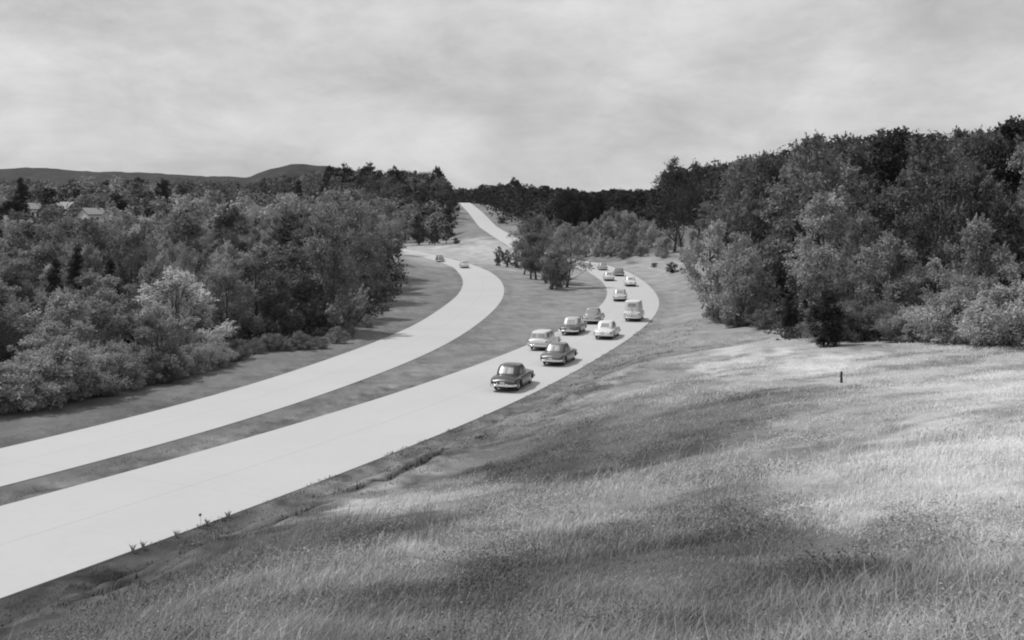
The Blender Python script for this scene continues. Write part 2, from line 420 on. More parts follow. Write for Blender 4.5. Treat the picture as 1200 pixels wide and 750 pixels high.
# ------------------------------------------------------------------ wooded hills far off on the left
def hills():
    n, k = 300, 60
    xs = np.linspace(-3600, 1500, n); ys = np.linspace(2100, 4600, k)
    X, Y = np.meshgrid(xs, ys); X = X.ravel(); Y = Y.ravel()
    px = 600 + 1200 * X / Y
    far_ = np.interp(600 + 1200 * X / 3500, [-900, -300, -100, 0, 60, 100, 180, 240, 300, 400, 600, 900], [150, 190, 176, 181, 176, 170, 166, 155, 148, 138, 90, 50])
    mnd = np.interp(600 + 1200 * X / 2650, [150, 250, 290, 315, 335, 352, 380, 420, 480, 560, 700], [20, 95, 117, 134, 146, 150, 144, 126, 98, 60, 20])
    Z = np.maximum(-20 + (far_ + 20) * np.exp(-((Y - 3500) / 480) ** 2), -20 + (mnd + 20) * np.exp(-((Y - 2650) / 330) ** 2))
    Z = Z + 5 * vnoise(X, Y, 170, 41) + 3.2 * vnoise(X, Y, 34, 42) + 2.0 * vnoise(X, Y, 17, 43)
    i = np.arange(k - 1)[:, None] * n; j = np.arange(n - 1)[None, :]
    F = np.stack([i + j, i + j + 1, i + j + 1 + n, i + j + n], -1).reshape(-1, 4)
    m, t, p = new_mat('wooded_hill')
    tcn = t.nodes.new('ShaderNodeTexCoord')
    a = noise(tcn.outputs['Object'], .02, 9, .72, tree=t)
    t.links.new(M('MULTIPLY_ADD', a, .11, -.015, tree=t), p.inputs['Base Color']); p.inputs['Roughness'].default_value = 1; p.inputs['Specular IOR Level'].default_value = 0
    tag(link('hills', fast_mesh('hills', np.c_[X, Y, Z], F, 4, True), m), kind='structure')
hills()

# ------------------------------------------------------------------ foliage
def leaf_material(name, from_attr=False):
    m, t, p = new_mat(name)
    tcn = t.nodes.new('ShaderNodeTexCoord')
    if from_attr: base = attr_fac(t, 'tone')
    else:
        oi = t.nodes.new('ShaderNodeObjectInfo'); sp = t.nodes.new('ShaderNodeSeparateColor')
        t.links.new(oi.outputs['Color'], sp.inputs[0]); base = M('MULTIPLY', sp.outputs[0], attr_fac(t, 'leaf'), tree=t)
    t.links.new(base, p.inputs['Base Color'])
    p.inputs['Roughness'].default_value = .6; p.inputs['Specular IOR Level'].default_value = .25
    tr = t.nodes.new('ShaderNodeBsdfTranslucent'); t.links.new(base, tr.inputs['Color'])
    mx = t.nodes.new('ShaderNodeMixShader'); mx.inputs[0].default_value = .32
    t.links.new(p.outputs[0], mx.inputs[1]); t.links.new(tr.outputs[0], mx.inputs[2])
    t.links.new(mx.outputs[0], t.nodes['Material Output'].inputs['Surface'])
    return m
LEAF = leaf_material('leaves'); WOODLEAF = leaf_material('far_leaves', True)
BARK = grey('bark', .09, .9, var=.4, scale=6)
def unit(n):
    v_ = npr.normal(size=(n, 3)); return v_ / np.linalg.norm(v_, axis=1)[:, None]
def leaf_quads(P, Nrm, size, jit=.6):
    """one small pointed leaf-spray per point, facing roughly along Nrm"""
    n = len(P); nr_ = Nrm + jit * npr.normal(size=(n, 3)); nr_ /= np.linalg.norm(nr_, axis=1)[:, None]
    t_ = np.cross(nr_, unit(n)); t_ /= np.linalg.norm(t_, axis=1)[:, None] + 1e-9; b_ = np.cross(nr_, t_)
    s = np.asarray(size)[:, None] if np.ndim(size) else size
    V = np.stack([P - t_ * s * .75, P - b_ * s * .36 + nr_ * s * .1, P + t_ * s * .75, P + b_ * s * .36 + nr_ * s * .1], 1).reshape(-1, 3)
    return V
def clumps(H, base, rad_, n, prof, cl, squash=.75, lop=.3, seed=0):
    """centres and sizes of leaf clumps inside a crown envelope"""
    r = np.random.default_rng(seed); ph = r.uniform(0, 6.28, 4); out = []
    while len(out) < n:
        t = r.uniform(0, 1); a = r.uniform(0, 6.283)
        env = prof(t) * rad_ * (1 + lop * (.5 * math.sin(a * 2 + ph[0] + 3 * t) + .35 * math.sin(a * 3 + ph[1] - 5 * t) + .3 * math.sin(a * 5 + ph[2] + 9 * t)))
        rr = env * (r.uniform(.0, 1) ** .45); c = cl * r.uniform(.5, 1.4) * (.6 + .4 * prof(t))
        z = base + (H - base - c * .5) * t
        out.append((rr * math.cos(a), rr * math.sin(a), max(z, c * .5), c))
    return np.array(out)
def crown_mesh(name, C, per, leaf, squash=.75, jit=.6, tilt=.35, sprig=.38):
    P = []; Nn = []; lf_ = []
    for x, y, z, c in C:
        n = int(per * (c / C[:, 3].mean()) ** 2); d = unit(n); d[:, 2] = np.abs(d[:, 2]) * np.where(npr.random(n) < .72, 1, -1)
        q = d * c * (npr.uniform(.35, 1.0, n) ** .5)[:, None] * (1 + .25 * npr.normal(size=n))[:, None]; q[:, 2] *= squash
        ns = int(n * sprig); out = np.array([x, y, .9 * c]) ; out = out / (np.linalg.norm(out) + 1e-6)      # leafy sprigs reaching out and up
        ray = unit(7) * .8 + out * 1.0 + (0, 0, .35); ray /= np.linalg.norm(ray, axis=1)[:, None]; ln = npr.uniform(.9, 1.75, 7) * c
        ri = npr.integers(0, 7, ns); tt = npr.uniform(.45, 1, ns)
        q[:ns] = ray[ri] * (ln[ri] * tt)[:, None] + npr.normal(size=(ns, 3)) * (.16 * c * (1.25 - tt))[:, None]; q[:ns, 2] -= .12 * c * tt ** 2
        q[:, 2] *= 1.15; P.append(q + (x, y, z)); Nn.append(d + (0, 0, tilt)); lf_.append(np.full(n, npr.uniform(.72, 1.3)))
    P = np.concatenate(P); Nn = np.concatenate(Nn); lv = np.concatenate(lf_) * npr.uniform(.75, 1.25, len(P))
    k = P[:, 2] > .03; P, Nn, lv = P[k], Nn[k], lv[k]
    V = leaf_quads(P, Nn, npr.uniform(.7, 1.3, len(P)) * leaf, jit)
    me = fast_mesh(name, V, np.arange(len(V)), 4, False, {'leaf': np.repeat(lv, 4)})
    me.materials.append(LEAF); return me
def trunk_mesh(H, base, r0, C, bend, limbs=10, seed=0, multi=1):
    rr = random.Random(seed); mb = MB()
    for s in range(multi):
        a = rr.uniform(0, 6.28); bx_, by_ = math.cos(a) * bend, math.sin(a) * bend
        o = (0, 0) if multi == 1 else (math.cos(s * 6.28 / multi) * r0 * 1.4, math.sin(s * 6.28 / multi) * r0 * 1.4)
        P = [Vector((o[0] * (1 + t * 2) + bx_ * math.sin(t * 2.5), o[1] * (1 + t * 2) + by_ * t * t, -.25 + (H * .86 + .25) * t)) for t in [i / 7 for i in range(8)]]
        mb.tube(P, [r0 * (1.35 if i == 0 else 1 - .125 * i) for i in range(8)], 8)
        for k in range(limbs):
            c = C[rr.randrange(len(C))]
            st = P[min(6, max(1, int(7 * max(.12, (c[2] - .25 * H) / H))))]
            e = Vector((c[0], c[1], c[2])); mid = st.lerp(e, .5) + Vector((0, 0, -.08 * (e - st).length))
            mb.tube([st, mid, e], [r0 * .34, r0 * .22, r0 * .06], 5, False)
    me = mb.mesh('trunk', True); me.materials.append(BARK); return me
prof_round = lambda t: max(.12, math.sin(math.pi * min(1, .12 + .88 * t) ** .85) ** .6 if t < .98 else .15)
prof_low = lambda t: max(.15, (.72 + .28 * math.sin(min(1, t * 2.4) * 1.57)) * max(0, 1 - t ** 2.8) ** .6)
prof_cone = lambda t: max(.1, (1 - t) ** .8 * .95 + .05)
prof_col = lambda t: max(.10, math.sin(math.pi * min(1, .20 + .78 * t)) ** .75)
TPL = {}
def template(kind, H, base, rad_, n, prof, cl, per, leaf, r0, seeds, squash=.75, lop=.3, bend=.3, limbs=12, multi=1, jit=.6, tilt=.35):
    for s in seeds:
        C = clumps(H, base, rad_, n, prof, cl, squash, lop, s)
        TPL.setdefault(kind, []).append((crown_mesh('crown', C, per, leaf, squash, jit, tilt, 0 if kind == 'cedar' else .15 if kind == 'conifer' else .38), trunk_mesh(H, base, r0, C, bend, limbs, s, multi), H))
template('broad', 10, 1.0, 3.5, 66, prof_round, .86, 330, .155, .2, (1, 2, 3), lop=.5)
template('tall', 12, 1.8, 2.8, 64, prof_round, .84, 330, .155, .19, (4, 5, 6), lop=.45)
template('bushy', 7, .1, 2.9, 72, prof_low, .66, 290, .125, .13, (7, 8, 9), lop=.6, multi=3, limbs=7)
template('airy', 11, 2.6, 2.7, 46, prof_round, .8, 170, .14, .16, (10, 11, 12), lop=.6, bend=.7, limbs=16)
template('conifer', 12, .8, 2.3, 110, prof_cone, .72, 150, .14, .18, (13, 14), squash=.45, lop=.3, tilt=.1)
template('cedar', 4, .05, .86, 130, prof_col, .25, 90, .075, .07, (15, 16), squash=1.3, lop=.2, limbs=4, bend=.05)
template('shrub', 2.6, .02, 1.7, 62, prof_low, .42, 190, .07, .05, (17, 18, 19), lop=.5, multi=4, limbs=5)
KEEP = {'broad': (.05, .09), 'tall': (.045, .085), 'bushy': (.09, .16), 'airy': (.07, .12), 'conifer': (.025, .04), 'cedar': (.035, .045), 'shrub': (.09, .17)}
NAMES = {'broad': 'broadleaf_tree', 'tall': 'broadleaf_tree', 'bushy': 'bushy_tree', 'airy': 'sapling_tree', 'conifer': 'conifer_tree', 'cedar': 'cedar_tree', 'shrub': 'shrub'}
def plant(kind, x, y, h, tone, label, group=None, cat=None, wide=1.0, z=None, name=None, var=None, lean=0.0):
    L_ = TPL[kind]; cm, tm, H = L_[var if var is not None else rnd.randrange(len(L_))]
    g = tz(x, y) if z is None else z
    o = empty(name or NAMES[kind], (x, y, g), rnd.uniform(0, 6.28))
    s = h / H; o.scale = (s * wide, s * wide, s)
    if lean: o.rotation_euler = (lean, lean * .4, o.rotation_euler[2])
    tag(o, label, cat or ('shrub' if kind == 'shrub' else 'tree'), group)
    c = link('crown' if kind != 'shrub' else 'foliage', cm, parent=o); c.color = (tone, tone, tone, 1)
    t_ = link('trunk' if kind != 'shrub' else 'stems', tm, parent=o)
    return o
PLACED = []
def free(x, y, r):
    for a, b, c in PLACED:
        if (a - x) ** 2 + (b - y) ** 2 < ((r + c) * .5) ** 2: return False
    return True
# ------------------------------------------------------------------ trees
def px_of(x, y): return 600 + 1200 * x / y
left_base = np.array([(-400,560),(-100,500),(0,482),(60,474),(120,463),(200,447),(250,432),(300,415),(380,407),(420,391),(445,374),(462,350),(474,330),(478,300)], float)
right_base = [(832,374),(862,381),(905,391),(935,399),(960,401),(1010,400),(1100,402),(1200,404),(1400,408)]
RB_ = np.array([(px, math.hypot(*cast(px, py)) * 0 + cast(px, py)[1]) for px, py in right_base])
def left_d0(px): return 1200 * CAMH / (np.interp(px, left_base[:, 0], left_base[:, 1]) - 255)
def left_top(px, d):
    T = np.interp(d, [55, 80, 100, 150, 200, 300, 450, 650, 900], [5.0, 6.2, 7.8, 9.8, 12.4, 18.0, 27.0, 35.0, 40])
    T += 4.3 * sstep((px - 290) / 110) * np.clip((230 - d) / 60, 0, 1)
    T += 5.5 * sstep((px - 300) / 90) * sstep((d - 380) / 120)
    T -= 7.5 * sstep((d - 550) / 100) * sstep((330 - px) / 60)
    return float(T)
SKY = [(740,214),(770,207),(800,196),(830,197),(870,192),(900,190),(935,178),(960,170),(1000,166),(1040,160),(1060,160),(1100,163),(1130,178),(1155,186),(1175,160),(1190,150),(1260,146),(1500,150)]
FR = [(800,262),(832,262),(860,305),(905,300),(960,290),(1000,275),(1050,262),(1100,255),(1150,275),(1200,260),(1400,260)]
def right_top(px, d, d0):
    s = min(1.0, max(0, (d - d0) / 42.0)) ** .8
    f = np.interp(px, *zip(*FR)); k = np.interp(px, *zip(*SKY))
    return CAMH - ((f * (1 - s) + k * s) - 255) / 1200 * d
houses = [(37, 245, 330, 70, 5.0), (76, 245, 335, -25, 6.0), (108, 251, 310, 60, 4.8), (200, 240, 345, 25, 6.8), (364, 249, 330, 35, 6.8)]
def in_house(x, y, r=9):
    for px, py, d, rz, w in houses:
        if math.hypot(x - (px - 600) / 1200 * d, y - d) < r: return True
    return False
def house_cap(x, y):
    """trees in front of a house are kept lower: gardens"""
    for px, py, d, rz, w in houses:
        if y < d and y > d - 190 and abs(px_of(x, y) - px) < 15: return CAMH - (py + 9 - 255) / 1200 * y
    return 99

# single trees that stand out
def at(px, py): return cast(px, py)
MED = 'small trees on the grass between the two roads'
for px, py, kind, h, wd, tn, lab in [
    (628, 328, 'tall', 12.8, .95, .14, 'tallest slender tree of the clump on the grass between the two roads'),
    (664, 337, 'airy', 10.6, 1.2, .17, 'feathery tree with a bare lower trunk, rightmost of the clump between the two roads'),
    (647, 339, 'bushy', 5.6, .9, .13, 'low round bushy tree in front of the clump between the two roads'),
    (614, 322, 'airy', 11.0, 1.05, .12, 'leafy tree at the left of the clump between the two roads'),
    (622, 327, 'tall', 9.8, 1.0, .12, 'leafy grey tree standing second from the left in the clump between the roads'),
    (657, 334, 'broad', 7.6, .85, .15, 'rounded leafy tree just left of the bare-trunked tree in the clump between the roads'),
    (640, 332, 'airy', 9.5, 1.5, .12, 'dense dark tree in the middle of the clump between the two roads')]:
    x, y = at(px, py); plant(kind, x, y, h, tn * 1.5, lab, MED, wide=wd); PLACED.append((x, y, 5))
for px, py, h, lab in [(585, 312, 4.6, 'leftmost upright bush beside the bend of the left road, left of the tree clump'), (594, 313, 4.0, 'second upright bush beside the bend of the left road'), (604, 314, 4.4, 'third upright bush, close to the tree clump between the roads')]:
    x, y = at(px, py); plant('bushy', x, y, h, .15, lab, 'bushes left of the tree clump between the roads', 'shrub', .62, name='shrub')
for px, py, h, wd, lab in [(916, 394, 3.5, .85, 'slim dark cedar on the meadow edge, leftmost of the three cedars'), (934, 389, 2.8, .8, 'small dark cedar half hidden between two larger cedars'), (957, 401, 3.6, 1.35, 'widest dark cedar on the meadow edge, rightmost of the three cedars')]:
    x, y = at(px, py + 1); plant('cedar', x, y - 2.4, h, .03, lab, 'dark cedars on the meadow edge', wide=wd); PLACED.append((x, y, 2.5))
x, y = at(846, 378); plant('bushy', x, y + 3, 10.0, .46, 'pale leafy tree at the left end of the wood beyond the meadow', wide=.72); PLACED.append((x, y + 3, 6))
x, y = at(880, 384); plant('bushy', x, y + 4, 8.5, .34, 'pale bushy tree next to the palest tree at the left end of the meadow wood', wide=.8, var=1); PLACED.append((x, y + 4, 5))
for px, d, top, kind, tn, wd, lab in [
    (790, 262, 187, 'airy', .045, 1.0, 'tall open tree with sky showing through, standing above the skyline left of the meadow wood'),
    (816, 250, 192, 'airy', .045, .8, 'slimmer open tree on the skyline just right of the tallest open tree'),
    (1188, 92, 146, 'tall', .035, 1.0, 'tallest dark tree at the right edge of the meadow wood'),
    (1052, 108, 156, 'tall', .04, 1.0, 'dark tree forming the high point of the meadow wood skyline'),
    (350, 300, 212, 'conifer', .03, .9, 'lone dark conifer rising over the left wood below the distant hill'),
    (191, 320, 210, 'tall', .03, .8, 'dark tree rising over the left wood beside a white house'),
    (24, 300, 208, 'conifer', .035, 1.1, 'dark pointed tree above the left wood near the left edge'),
    (10, 190, 236, 'broad', .028, 1.15, 'broad black-looking tree at the far left edge of the wood'),
    (664, 345, 226, 'broad', .022, 1.0, 'very dark broad tree left of two others above the bushy slope'),
    (684, 340, 224, 'broad', .02, 1.1, 'very dark broad tree in the middle of three above the bushy slope'),
    (702, 350, 228, 'broad', .022, 1.0, 'very dark broad tree right of two others above the bushy slope'),
    (388, 545, 195, 'broad', .02, .8, 'dark rounded tree on the left skyline, first right of the distant hill'),
    (405, 550, 192, 'broad', .02, .8, 'dark rounded tree on the left skyline, second right of the distant hill'),
    (431, 548, 191, 'broad', .02, .9, 'dark rounded tree standing alone on the left skyline after a gap'),
    (462, 545, 195, 'broad', .025, .9, 'dark low rounded tree on the left skyline over the road bend'),
    (512, 560, 197, 'broad', .022, .7, 'dark tree on the left skyline nearest the far road'),
    (603, 700, 208, 'broad', .02, .9, 'dark tree on the skyline just right of the far road crest')]:
    x = (px - 600) / 1200 * d; g = tz(x, d); plant(kind, x, d, CAMH - (top - 255) / 1200 * d - g, tn, lab, wide=wd, z=g); PLACED.append((x, d, 5 if d < 200 else 9))

# the dark stand that closes the view beyond the left bend
for d0_, hh0 in ((386, 9), (408, 11), (436, 13), (470, 14), (512, 15), (556, 15), (610, 15)):
    px0 = 528 - hh0 * .33 * 1200 / d0_ + 6
    for q_ in range(6):
        px = px0 - q_ * 5.4 * 1200 / d0_ + rnd.uniform(-3, 3); d = d0_ + rnd.uniform(-7, 7)
        if px < 430 or (d < 400 and px < 474): continue
        x = (px - 600) / 1200 * d
        if road_query(np.array([x]), np.array([d]))[0][0] < 6: continue
        tn = rnd.choice((.06, .08, .10, .17)); kd = rnd.choice(('tall', 'broad', 'broad'))
        lab, grp = 'dark tree in the stand beyond the left road bend' if tn < .15 else 'paler tree in the stand beyond the left road bend', 'dark trees in the stand beyond the left road bend' if tn < .15 else 'paler trees in the stand beyond the left road bend'
        plant(kd, x, d, hh0 * rnd.uniform(.85, 1.1), tn, lab, grp, wide=.9); PLACED.append((x, d, 6))
# wood left of the roads
cnt = 0; tries = 0
LABL = {}
def wood_label(kind, tone, place):
    sh = 'pale' if tone > .28 else ('dark' if tone < .11 else 'mid-grey')
    form = {'broad': 'round-crowned tree', 'tall': 'tall narrow-crowned tree', 'bushy': 'bushy low-branched tree', 'airy': 'thin-leaved open tree', 'conifer': 'pointed conifer'}[kind]
    return f'{sh} {form} {place}', f'{sh} {form}s {place}'
LEFTN = 0
for _ in range(60000):
    if LEFTN >= 205: break
    d = 56 + (npr.random() ** .72) * 138; px = npr.uniform(-260, 476)
    x = (px - 600) / 1200 * d
    if d < left_d0(px) + 1.5: continue
    sp = 3.2 + (d - 55) * .020
    if not free(x, d, sp): continue
    e = road_query(np.array([x]), np.array([d]))[0][0]
    if e < 5.0: continue
    if in_house(x, d): continue
    row = d - left_d0(px); g = tz(x, d)
    top = left_top(px, d) + npr.normal() * .9
    if row < 6: top = g + (top - g) * npr.uniform(.55, .85)
    h = min(15.5, max(3.4, top - g)); h = max(3.0, min(h, house_cap(x, d) - g))
    if px + 1200 * (.40 * h + .6) / d > np.interp(d, [60, 75, 90, 110, 150, 230], [345, 400, 446, 466, 480, 486]): continue
    cz = vnoise(np.array([x]), np.array([d]), 26, 51)[0]
    q = npr.random()
    if px < 260 and row < 24: kind = 'bushy'; tn = npr.uniform(.28, .56) * (.5 if q < .2 else 1)
    elif px > 320 and d < 130: kind = 'bushy' if q < .35 else ('broad' if q < .7 else 'tall'); tn = npr.uniform(.07, .24)
    else:
        kind = 'bushy' if q < .3 else 'broad' if q < .6 else 'tall' if q < .84 else 'airy' if q < .92 else 'conifer'
        tn = npr.uniform(.10, .46) * (1 + .45 * cz)
    if row < 5 and kind in ('tall', 'airy', 'broad', 'conifer'): kind = 'bushy'
    if kind == 'conifer': tn = npr.uniform(.03, .045)
    pl = 'at the front edge of the left wood' if row < 14 else ('in the middle of the left wood' if d < 130 else 'deep in the left wood')
    lab, grp = wood_label(kind, tn, pl)
    plant(kind, x, d, h, tn, lab, grp, wide=npr.uniform(.72, 1.15) * (1.2 if h < 7 else 1.0)); PLACED.append((x, d, sp)); LEFTN += 1
# wood beyond the meadow on the right
RIGHTN = 0
for _ in range(60000):
    if RIGHTN >= 108: break
    px = npr.uniform(800, 1420); d = npr.uniform(66, 215); x = (px - 600) / 1200 * d
    d0 = np.interp(px, RB_[:, 0], RB_[:, 1]) if px > 832 else 9999
    if d < 107: 
        if d < d0 + 6.2 or (900 < px < 978 and d < d0 + 10.5): continue
    elif px < np.interp(d, [107, 150, 215], [850, 852, 850]): continue
    if d > 150 and npr.random() < .45: continue
    d0 = min(d0, 110)
    sp = 3.7 + max(0, d - 80) * .022
    if not free(x, d, sp): continue
    g = tz(x, d); top = right_top(px, d, d0) + npr.normal() * (2.1 if d - d0 > 22 else 1.0); h = min(18.5, max(4.0, top - g)); row = d - d0
    q = npr.random()
    kind = ('bushy' if q < .6 else 'broad') if row < 10 else 'conifer' if q > .97 else ('broad' if q < .4 else 'tall' if q < .75 else 'airy' if q < .87 else 'bushy')
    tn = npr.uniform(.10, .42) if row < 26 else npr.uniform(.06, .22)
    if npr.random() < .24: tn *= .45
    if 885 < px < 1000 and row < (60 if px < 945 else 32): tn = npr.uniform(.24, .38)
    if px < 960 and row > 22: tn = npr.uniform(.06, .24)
    pl = 'at the meadow side of the right wood' if row < 12 else ('inside the right wood behind the meadow' if row < 40 else 'at the back of the right wood')
    lab, grp = wood_label(kind, tn, pl)
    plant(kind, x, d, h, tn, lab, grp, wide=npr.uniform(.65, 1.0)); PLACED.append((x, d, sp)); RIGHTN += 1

# shrubs: along the foot of the right wood, on the far slope, along the left verge
for i, (px, py, h, wd, tn) in enumerate([(850,380,2.0,1.1,0.192),(872,384,1.9,1.2,0.208),(893,388,1.7,1.0,0.192),(980,401,2.4,1.3,0.192),(1000,400,2.7,1.2,0.176),(1022,399,2.1,1.3,0.208),(1045,400,2.6,1.1,0.160),(1062,402,1.9,1.3,0.224),(1080,401,2.2,1.2,0.33),
        (1097,402,1.8,1.4,0.39),(1113,403,2.5,1.2,0.44),(1130,404,3.0,1.2,0.46),(1146,404,4.0,.9,0.30),(1160,405,2.3,1.2,0.46),(1176,405,2.7,1.1,0.44),(1194,406,3.2,1.2,0.46),(1214,406,3.5,1.2,0.39),(1240,407,2.4,1.2,0.36),(1265,407,2.7,1.2,0.39)]):
    x, y = at(px, py); y += rnd.uniform(0.5, 2); far_r = px > 1070
    plant('shrub', x, y, h, tn, 'pale bramble bush at the foot of the right end of the meadow wood' if far_r else ('low grey bush at the foot of the meadow wood right of the cedars' if px > 960 else 'low grey bush at the foot of the meadow wood left of the cedars'),
          'pale bushes below the right end of the meadow wood' if far_r else ('low bushes right of the cedars' if px > 960 else 'low bushes left of the cedars'), wide=wd)
k = 0
for _ in range(3000):
    if k >= 140: break
    px = npr.uniform(612, 815); py = npr.uniform(263, 304)
    if px > 740 and npr.random() < .35: continue
    if 786 < px < 812 and npr.random() < .8: continue
    x, y = at(px, py)
    if y > 420 or not free(x, y, 2.7): continue
    e = road_query(np.array([x]), np.array([y]))[0][0]
    if e < 5: continue
    h = npr.uniform(2.5, 6.5) if px < 745 else npr.uniform(1.6, 3.4)
    plant(('bushy' if npr.random() < .6 else 'broad') if h > 3.4 else 'shrub', x, y, h, npr.uniform(.18, .46), 'rounded bush on the rough bank beyond the road bend' if px < 745 else 'small bush scattered on the open bank right of the road bend',
          'bushes crowding the bank beyond the road bend' if px < 745 else 'small bushes scattered on the open bank', 'shrub', npr.uniform(.7, 1.0), name='shrub')
    PLACED.append((x, y, 2.7)); k += 1
for px, py, h, lab in [(767, 314, 1.1, 'tiny dark bush on the pale verge just right of the farthest cars'), (788, 320, 2.0, 'small dark bush on the pale verge below the dead trunk'), (588, 262, 3.5, 'small dark bush on the verge right of the far road'), (534, 286, 2.2, 'dark bush at the corner of the trees beyond the left road bend')]:
    x, y = at(px, py); plant('shrub', x, y, h, .06, lab)
for px in list(range(262, 380, 9)) + [395, 408, 430, 452]:
    d = left_d0(px) - rnd.uniform(-.5, 1.5); x = (px - 600) / 1200 * d
    plant('shrub', x, d, rnd.uniform(.7, 1.6), rnd.uniform(.2, .32), 'low pale bush on the grass verge in front of the left wood', 'low pale bushes in front of the left wood')
for px in range(-60, 262, 15):
    d = left_d0(px) + rnd.uniform(-.3, 1.2); x = (px - 600) / 1200 * d
    plant('shrub', x, d, rnd.uniform(1.0, 3.8), rnd.uniform(.2, .46), 'leafy bush at the foot of the left wood near the left edge', 'leafy bushes at the foot of the left wood', wide=1.15)

# dead trunk on the bank
def dead_tree():
    x, y = at(800, 307); o = empty('dead_tree', (x, y, tz(x, y)), 0); tag(o, 'bare dark forked trunk leaning on the open bank right of the road bend', 'dead tree')
    mb = MB(); mb.tube([(0, 0, -.3), (-.15, 0, 2), (-.55, .1, 4.6), (-.9, 0, 6.4), (-1.2, .1, 8.6)], [.38, .3, .24, .16, .05], 9); mb.build('trunk', BARK2, o, True)
    MB().tube([(-.5, 0, 4.2), (.1, .1, 5.6), (.35, 0, 8.0)], [.17, .13, .04], 7).build('branch', BARK2, o, True)
    MB().tube([(-.3, 0, 3.1), (-1.0, .2, 3.7), (-1.5, .1, 4.6)], [.1, .07, .02], 6).build('branch', BARK2, o, True)
BARK2 = grey('dead_wood', .035, .9, var=.4, scale=5)
dead_tree()

# everything farther off reads as one wood
def far_wood():
    V = []; A = []; n = 0; cell = {}
    def ok(x, y, r):
        c = (int(x // 10), int(y // 10))
        for i in range(-1, 2):
            for j in range(-1, 2):
                for a, b in cell.get((c[0] + i, c[1] + j), ()):
                    if (a - x) ** 2 + (b - y) ** 2 < r * r: return False
        cell.setdefault(c, []).append((x, y)); return True
    cand = []
    for _ in range(14000):
        d = math.exp(npr.uniform(math.log(120), math.log(1000))); px = npr.uniform(-330, 1560); cand.append(((px - 600) / 1200 * d, d, px))
    cx = np.array([c[0] for c in cand]); cy = np.array([c[1] for c in cand])
    E = road_query(cx, cy)[0]; G = terrain(cx, cy); CN = vnoise(cx, cy, 40, 61)
    for i, (x, d, px) in enumerate(cand):
        e = E[i]; g = G[i]
        if e < 7.5 or in_house(x, d): continue
        left = x < np.interp(d, [0, 300, 375, 450, 600, 700, 900], [-30, 0, -2, -10.5, -24, -33, -50])
        if left:
            if d < 172 or d < left_d0(min(px, 478)) + 60 * (d < 190): continue
            if px > 474 and d < 380: continue
            top = left_top(px, d)
        else:
            if d > 107 and px < np.interp(d, [107, 150, 215, 330, 335], [862, 858, 850, 822, 0]): continue
            if d < 335 and px < 800: continue
            if px > 832 and d < np.interp(px, RB_[:, 0], RB_[:, 1]) + 48: continue
            if d < 150: continue
            if px < 780:
                ys = np.interp(px, [540, 560, 600, 640, 700, 760], [212, 213, 212, 216, 221, 219]) + 4 + 30 * math.exp(-(d - 330) / 110)
                top = CAMH - (ys - 255) / 1200 * d
            else: top = right_top(px, d, 100)
        if not ok(x, d, 5.2 + d * .006): continue
        h = top + npr.normal() * 1.0 - g; h = max(4.5, min(17 if px < 790 else 22, h)); h = max(2.0, min(h, house_cap(x, d) - g))
        r_ = min(5.5, max(2.0, h * .38)) * npr.uniform(.8, 1.15)
        if left and d < 700 and px + 1200 * r_ * 1.45 / d > 537: continue
        if left and d < 330 and px + 1200 * (r_ * 1.3) / d > 482: continue
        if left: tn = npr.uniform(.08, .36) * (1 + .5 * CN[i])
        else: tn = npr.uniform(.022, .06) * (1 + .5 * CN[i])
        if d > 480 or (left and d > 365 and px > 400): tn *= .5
        q = npr.random(); conif = q < .14
        if conif: tn = .03
        lf_ = .40 + d * .0011; nc = 20 if d < 350 else 13; per = 34 if d < 350 else 22
        t = npr.uniform(0, 1, nc); a = npr.uniform(0, 6.283, nc)
        pr = (1 - t) * .9 + .08 if conif else np.sqrt(np.clip(1 - (t * 1.02 - .25) ** 2 * 1.6, .08, 1))
        rr = r_ * pr * npr.uniform(.2, 1, nc) ** .5 * (.7 if conif else 1)
        cl_ = r_ * .42 * npr.uniform(.7, 1.3, nc) * (.6 + .4 * pr)
        C = np.c_[rr * np.cos(a) + x, rr * np.sin(a) + d, g + .12 * h + t * (h * .88 - cl_ * .6) + npr.normal(size=nc) * .3]
        dd = unit(nc * per); dd[:, 2] = np.abs(dd[:, 2]) * np.where(npr.random(nc * per) < .75, 1, -1)
        P = np.repeat(C, per, 0) + dd * np.repeat(cl_, per)[:, None] * (npr.uniform(.6, 1.1, nc * per) + np.abs(npr.normal(size=nc * per)) * .22)[:, None] * (1, 1, .95)
        Q = leaf_quads(P, dd + (0, 0, .35), lf_ * npr.uniform(.7, 1.3, len(P)), .5)
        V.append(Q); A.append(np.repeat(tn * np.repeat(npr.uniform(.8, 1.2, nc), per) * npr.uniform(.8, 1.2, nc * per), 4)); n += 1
    V = np.concatenate(V); A = np.concatenate(A)
    me = fast_mesh('far_wood', V, np.arange(len(V)), 4, False, {'tone': A}); print('far wood trees', n, len(V) // 4, 'left', LEFTN, 'right', RIGHTN)
    tag(link('woodland', me, WOODLEAF), 'dense far-off woodland covering the rising ground to the skyline', 'woodland', kind='stuff')
far_wood()

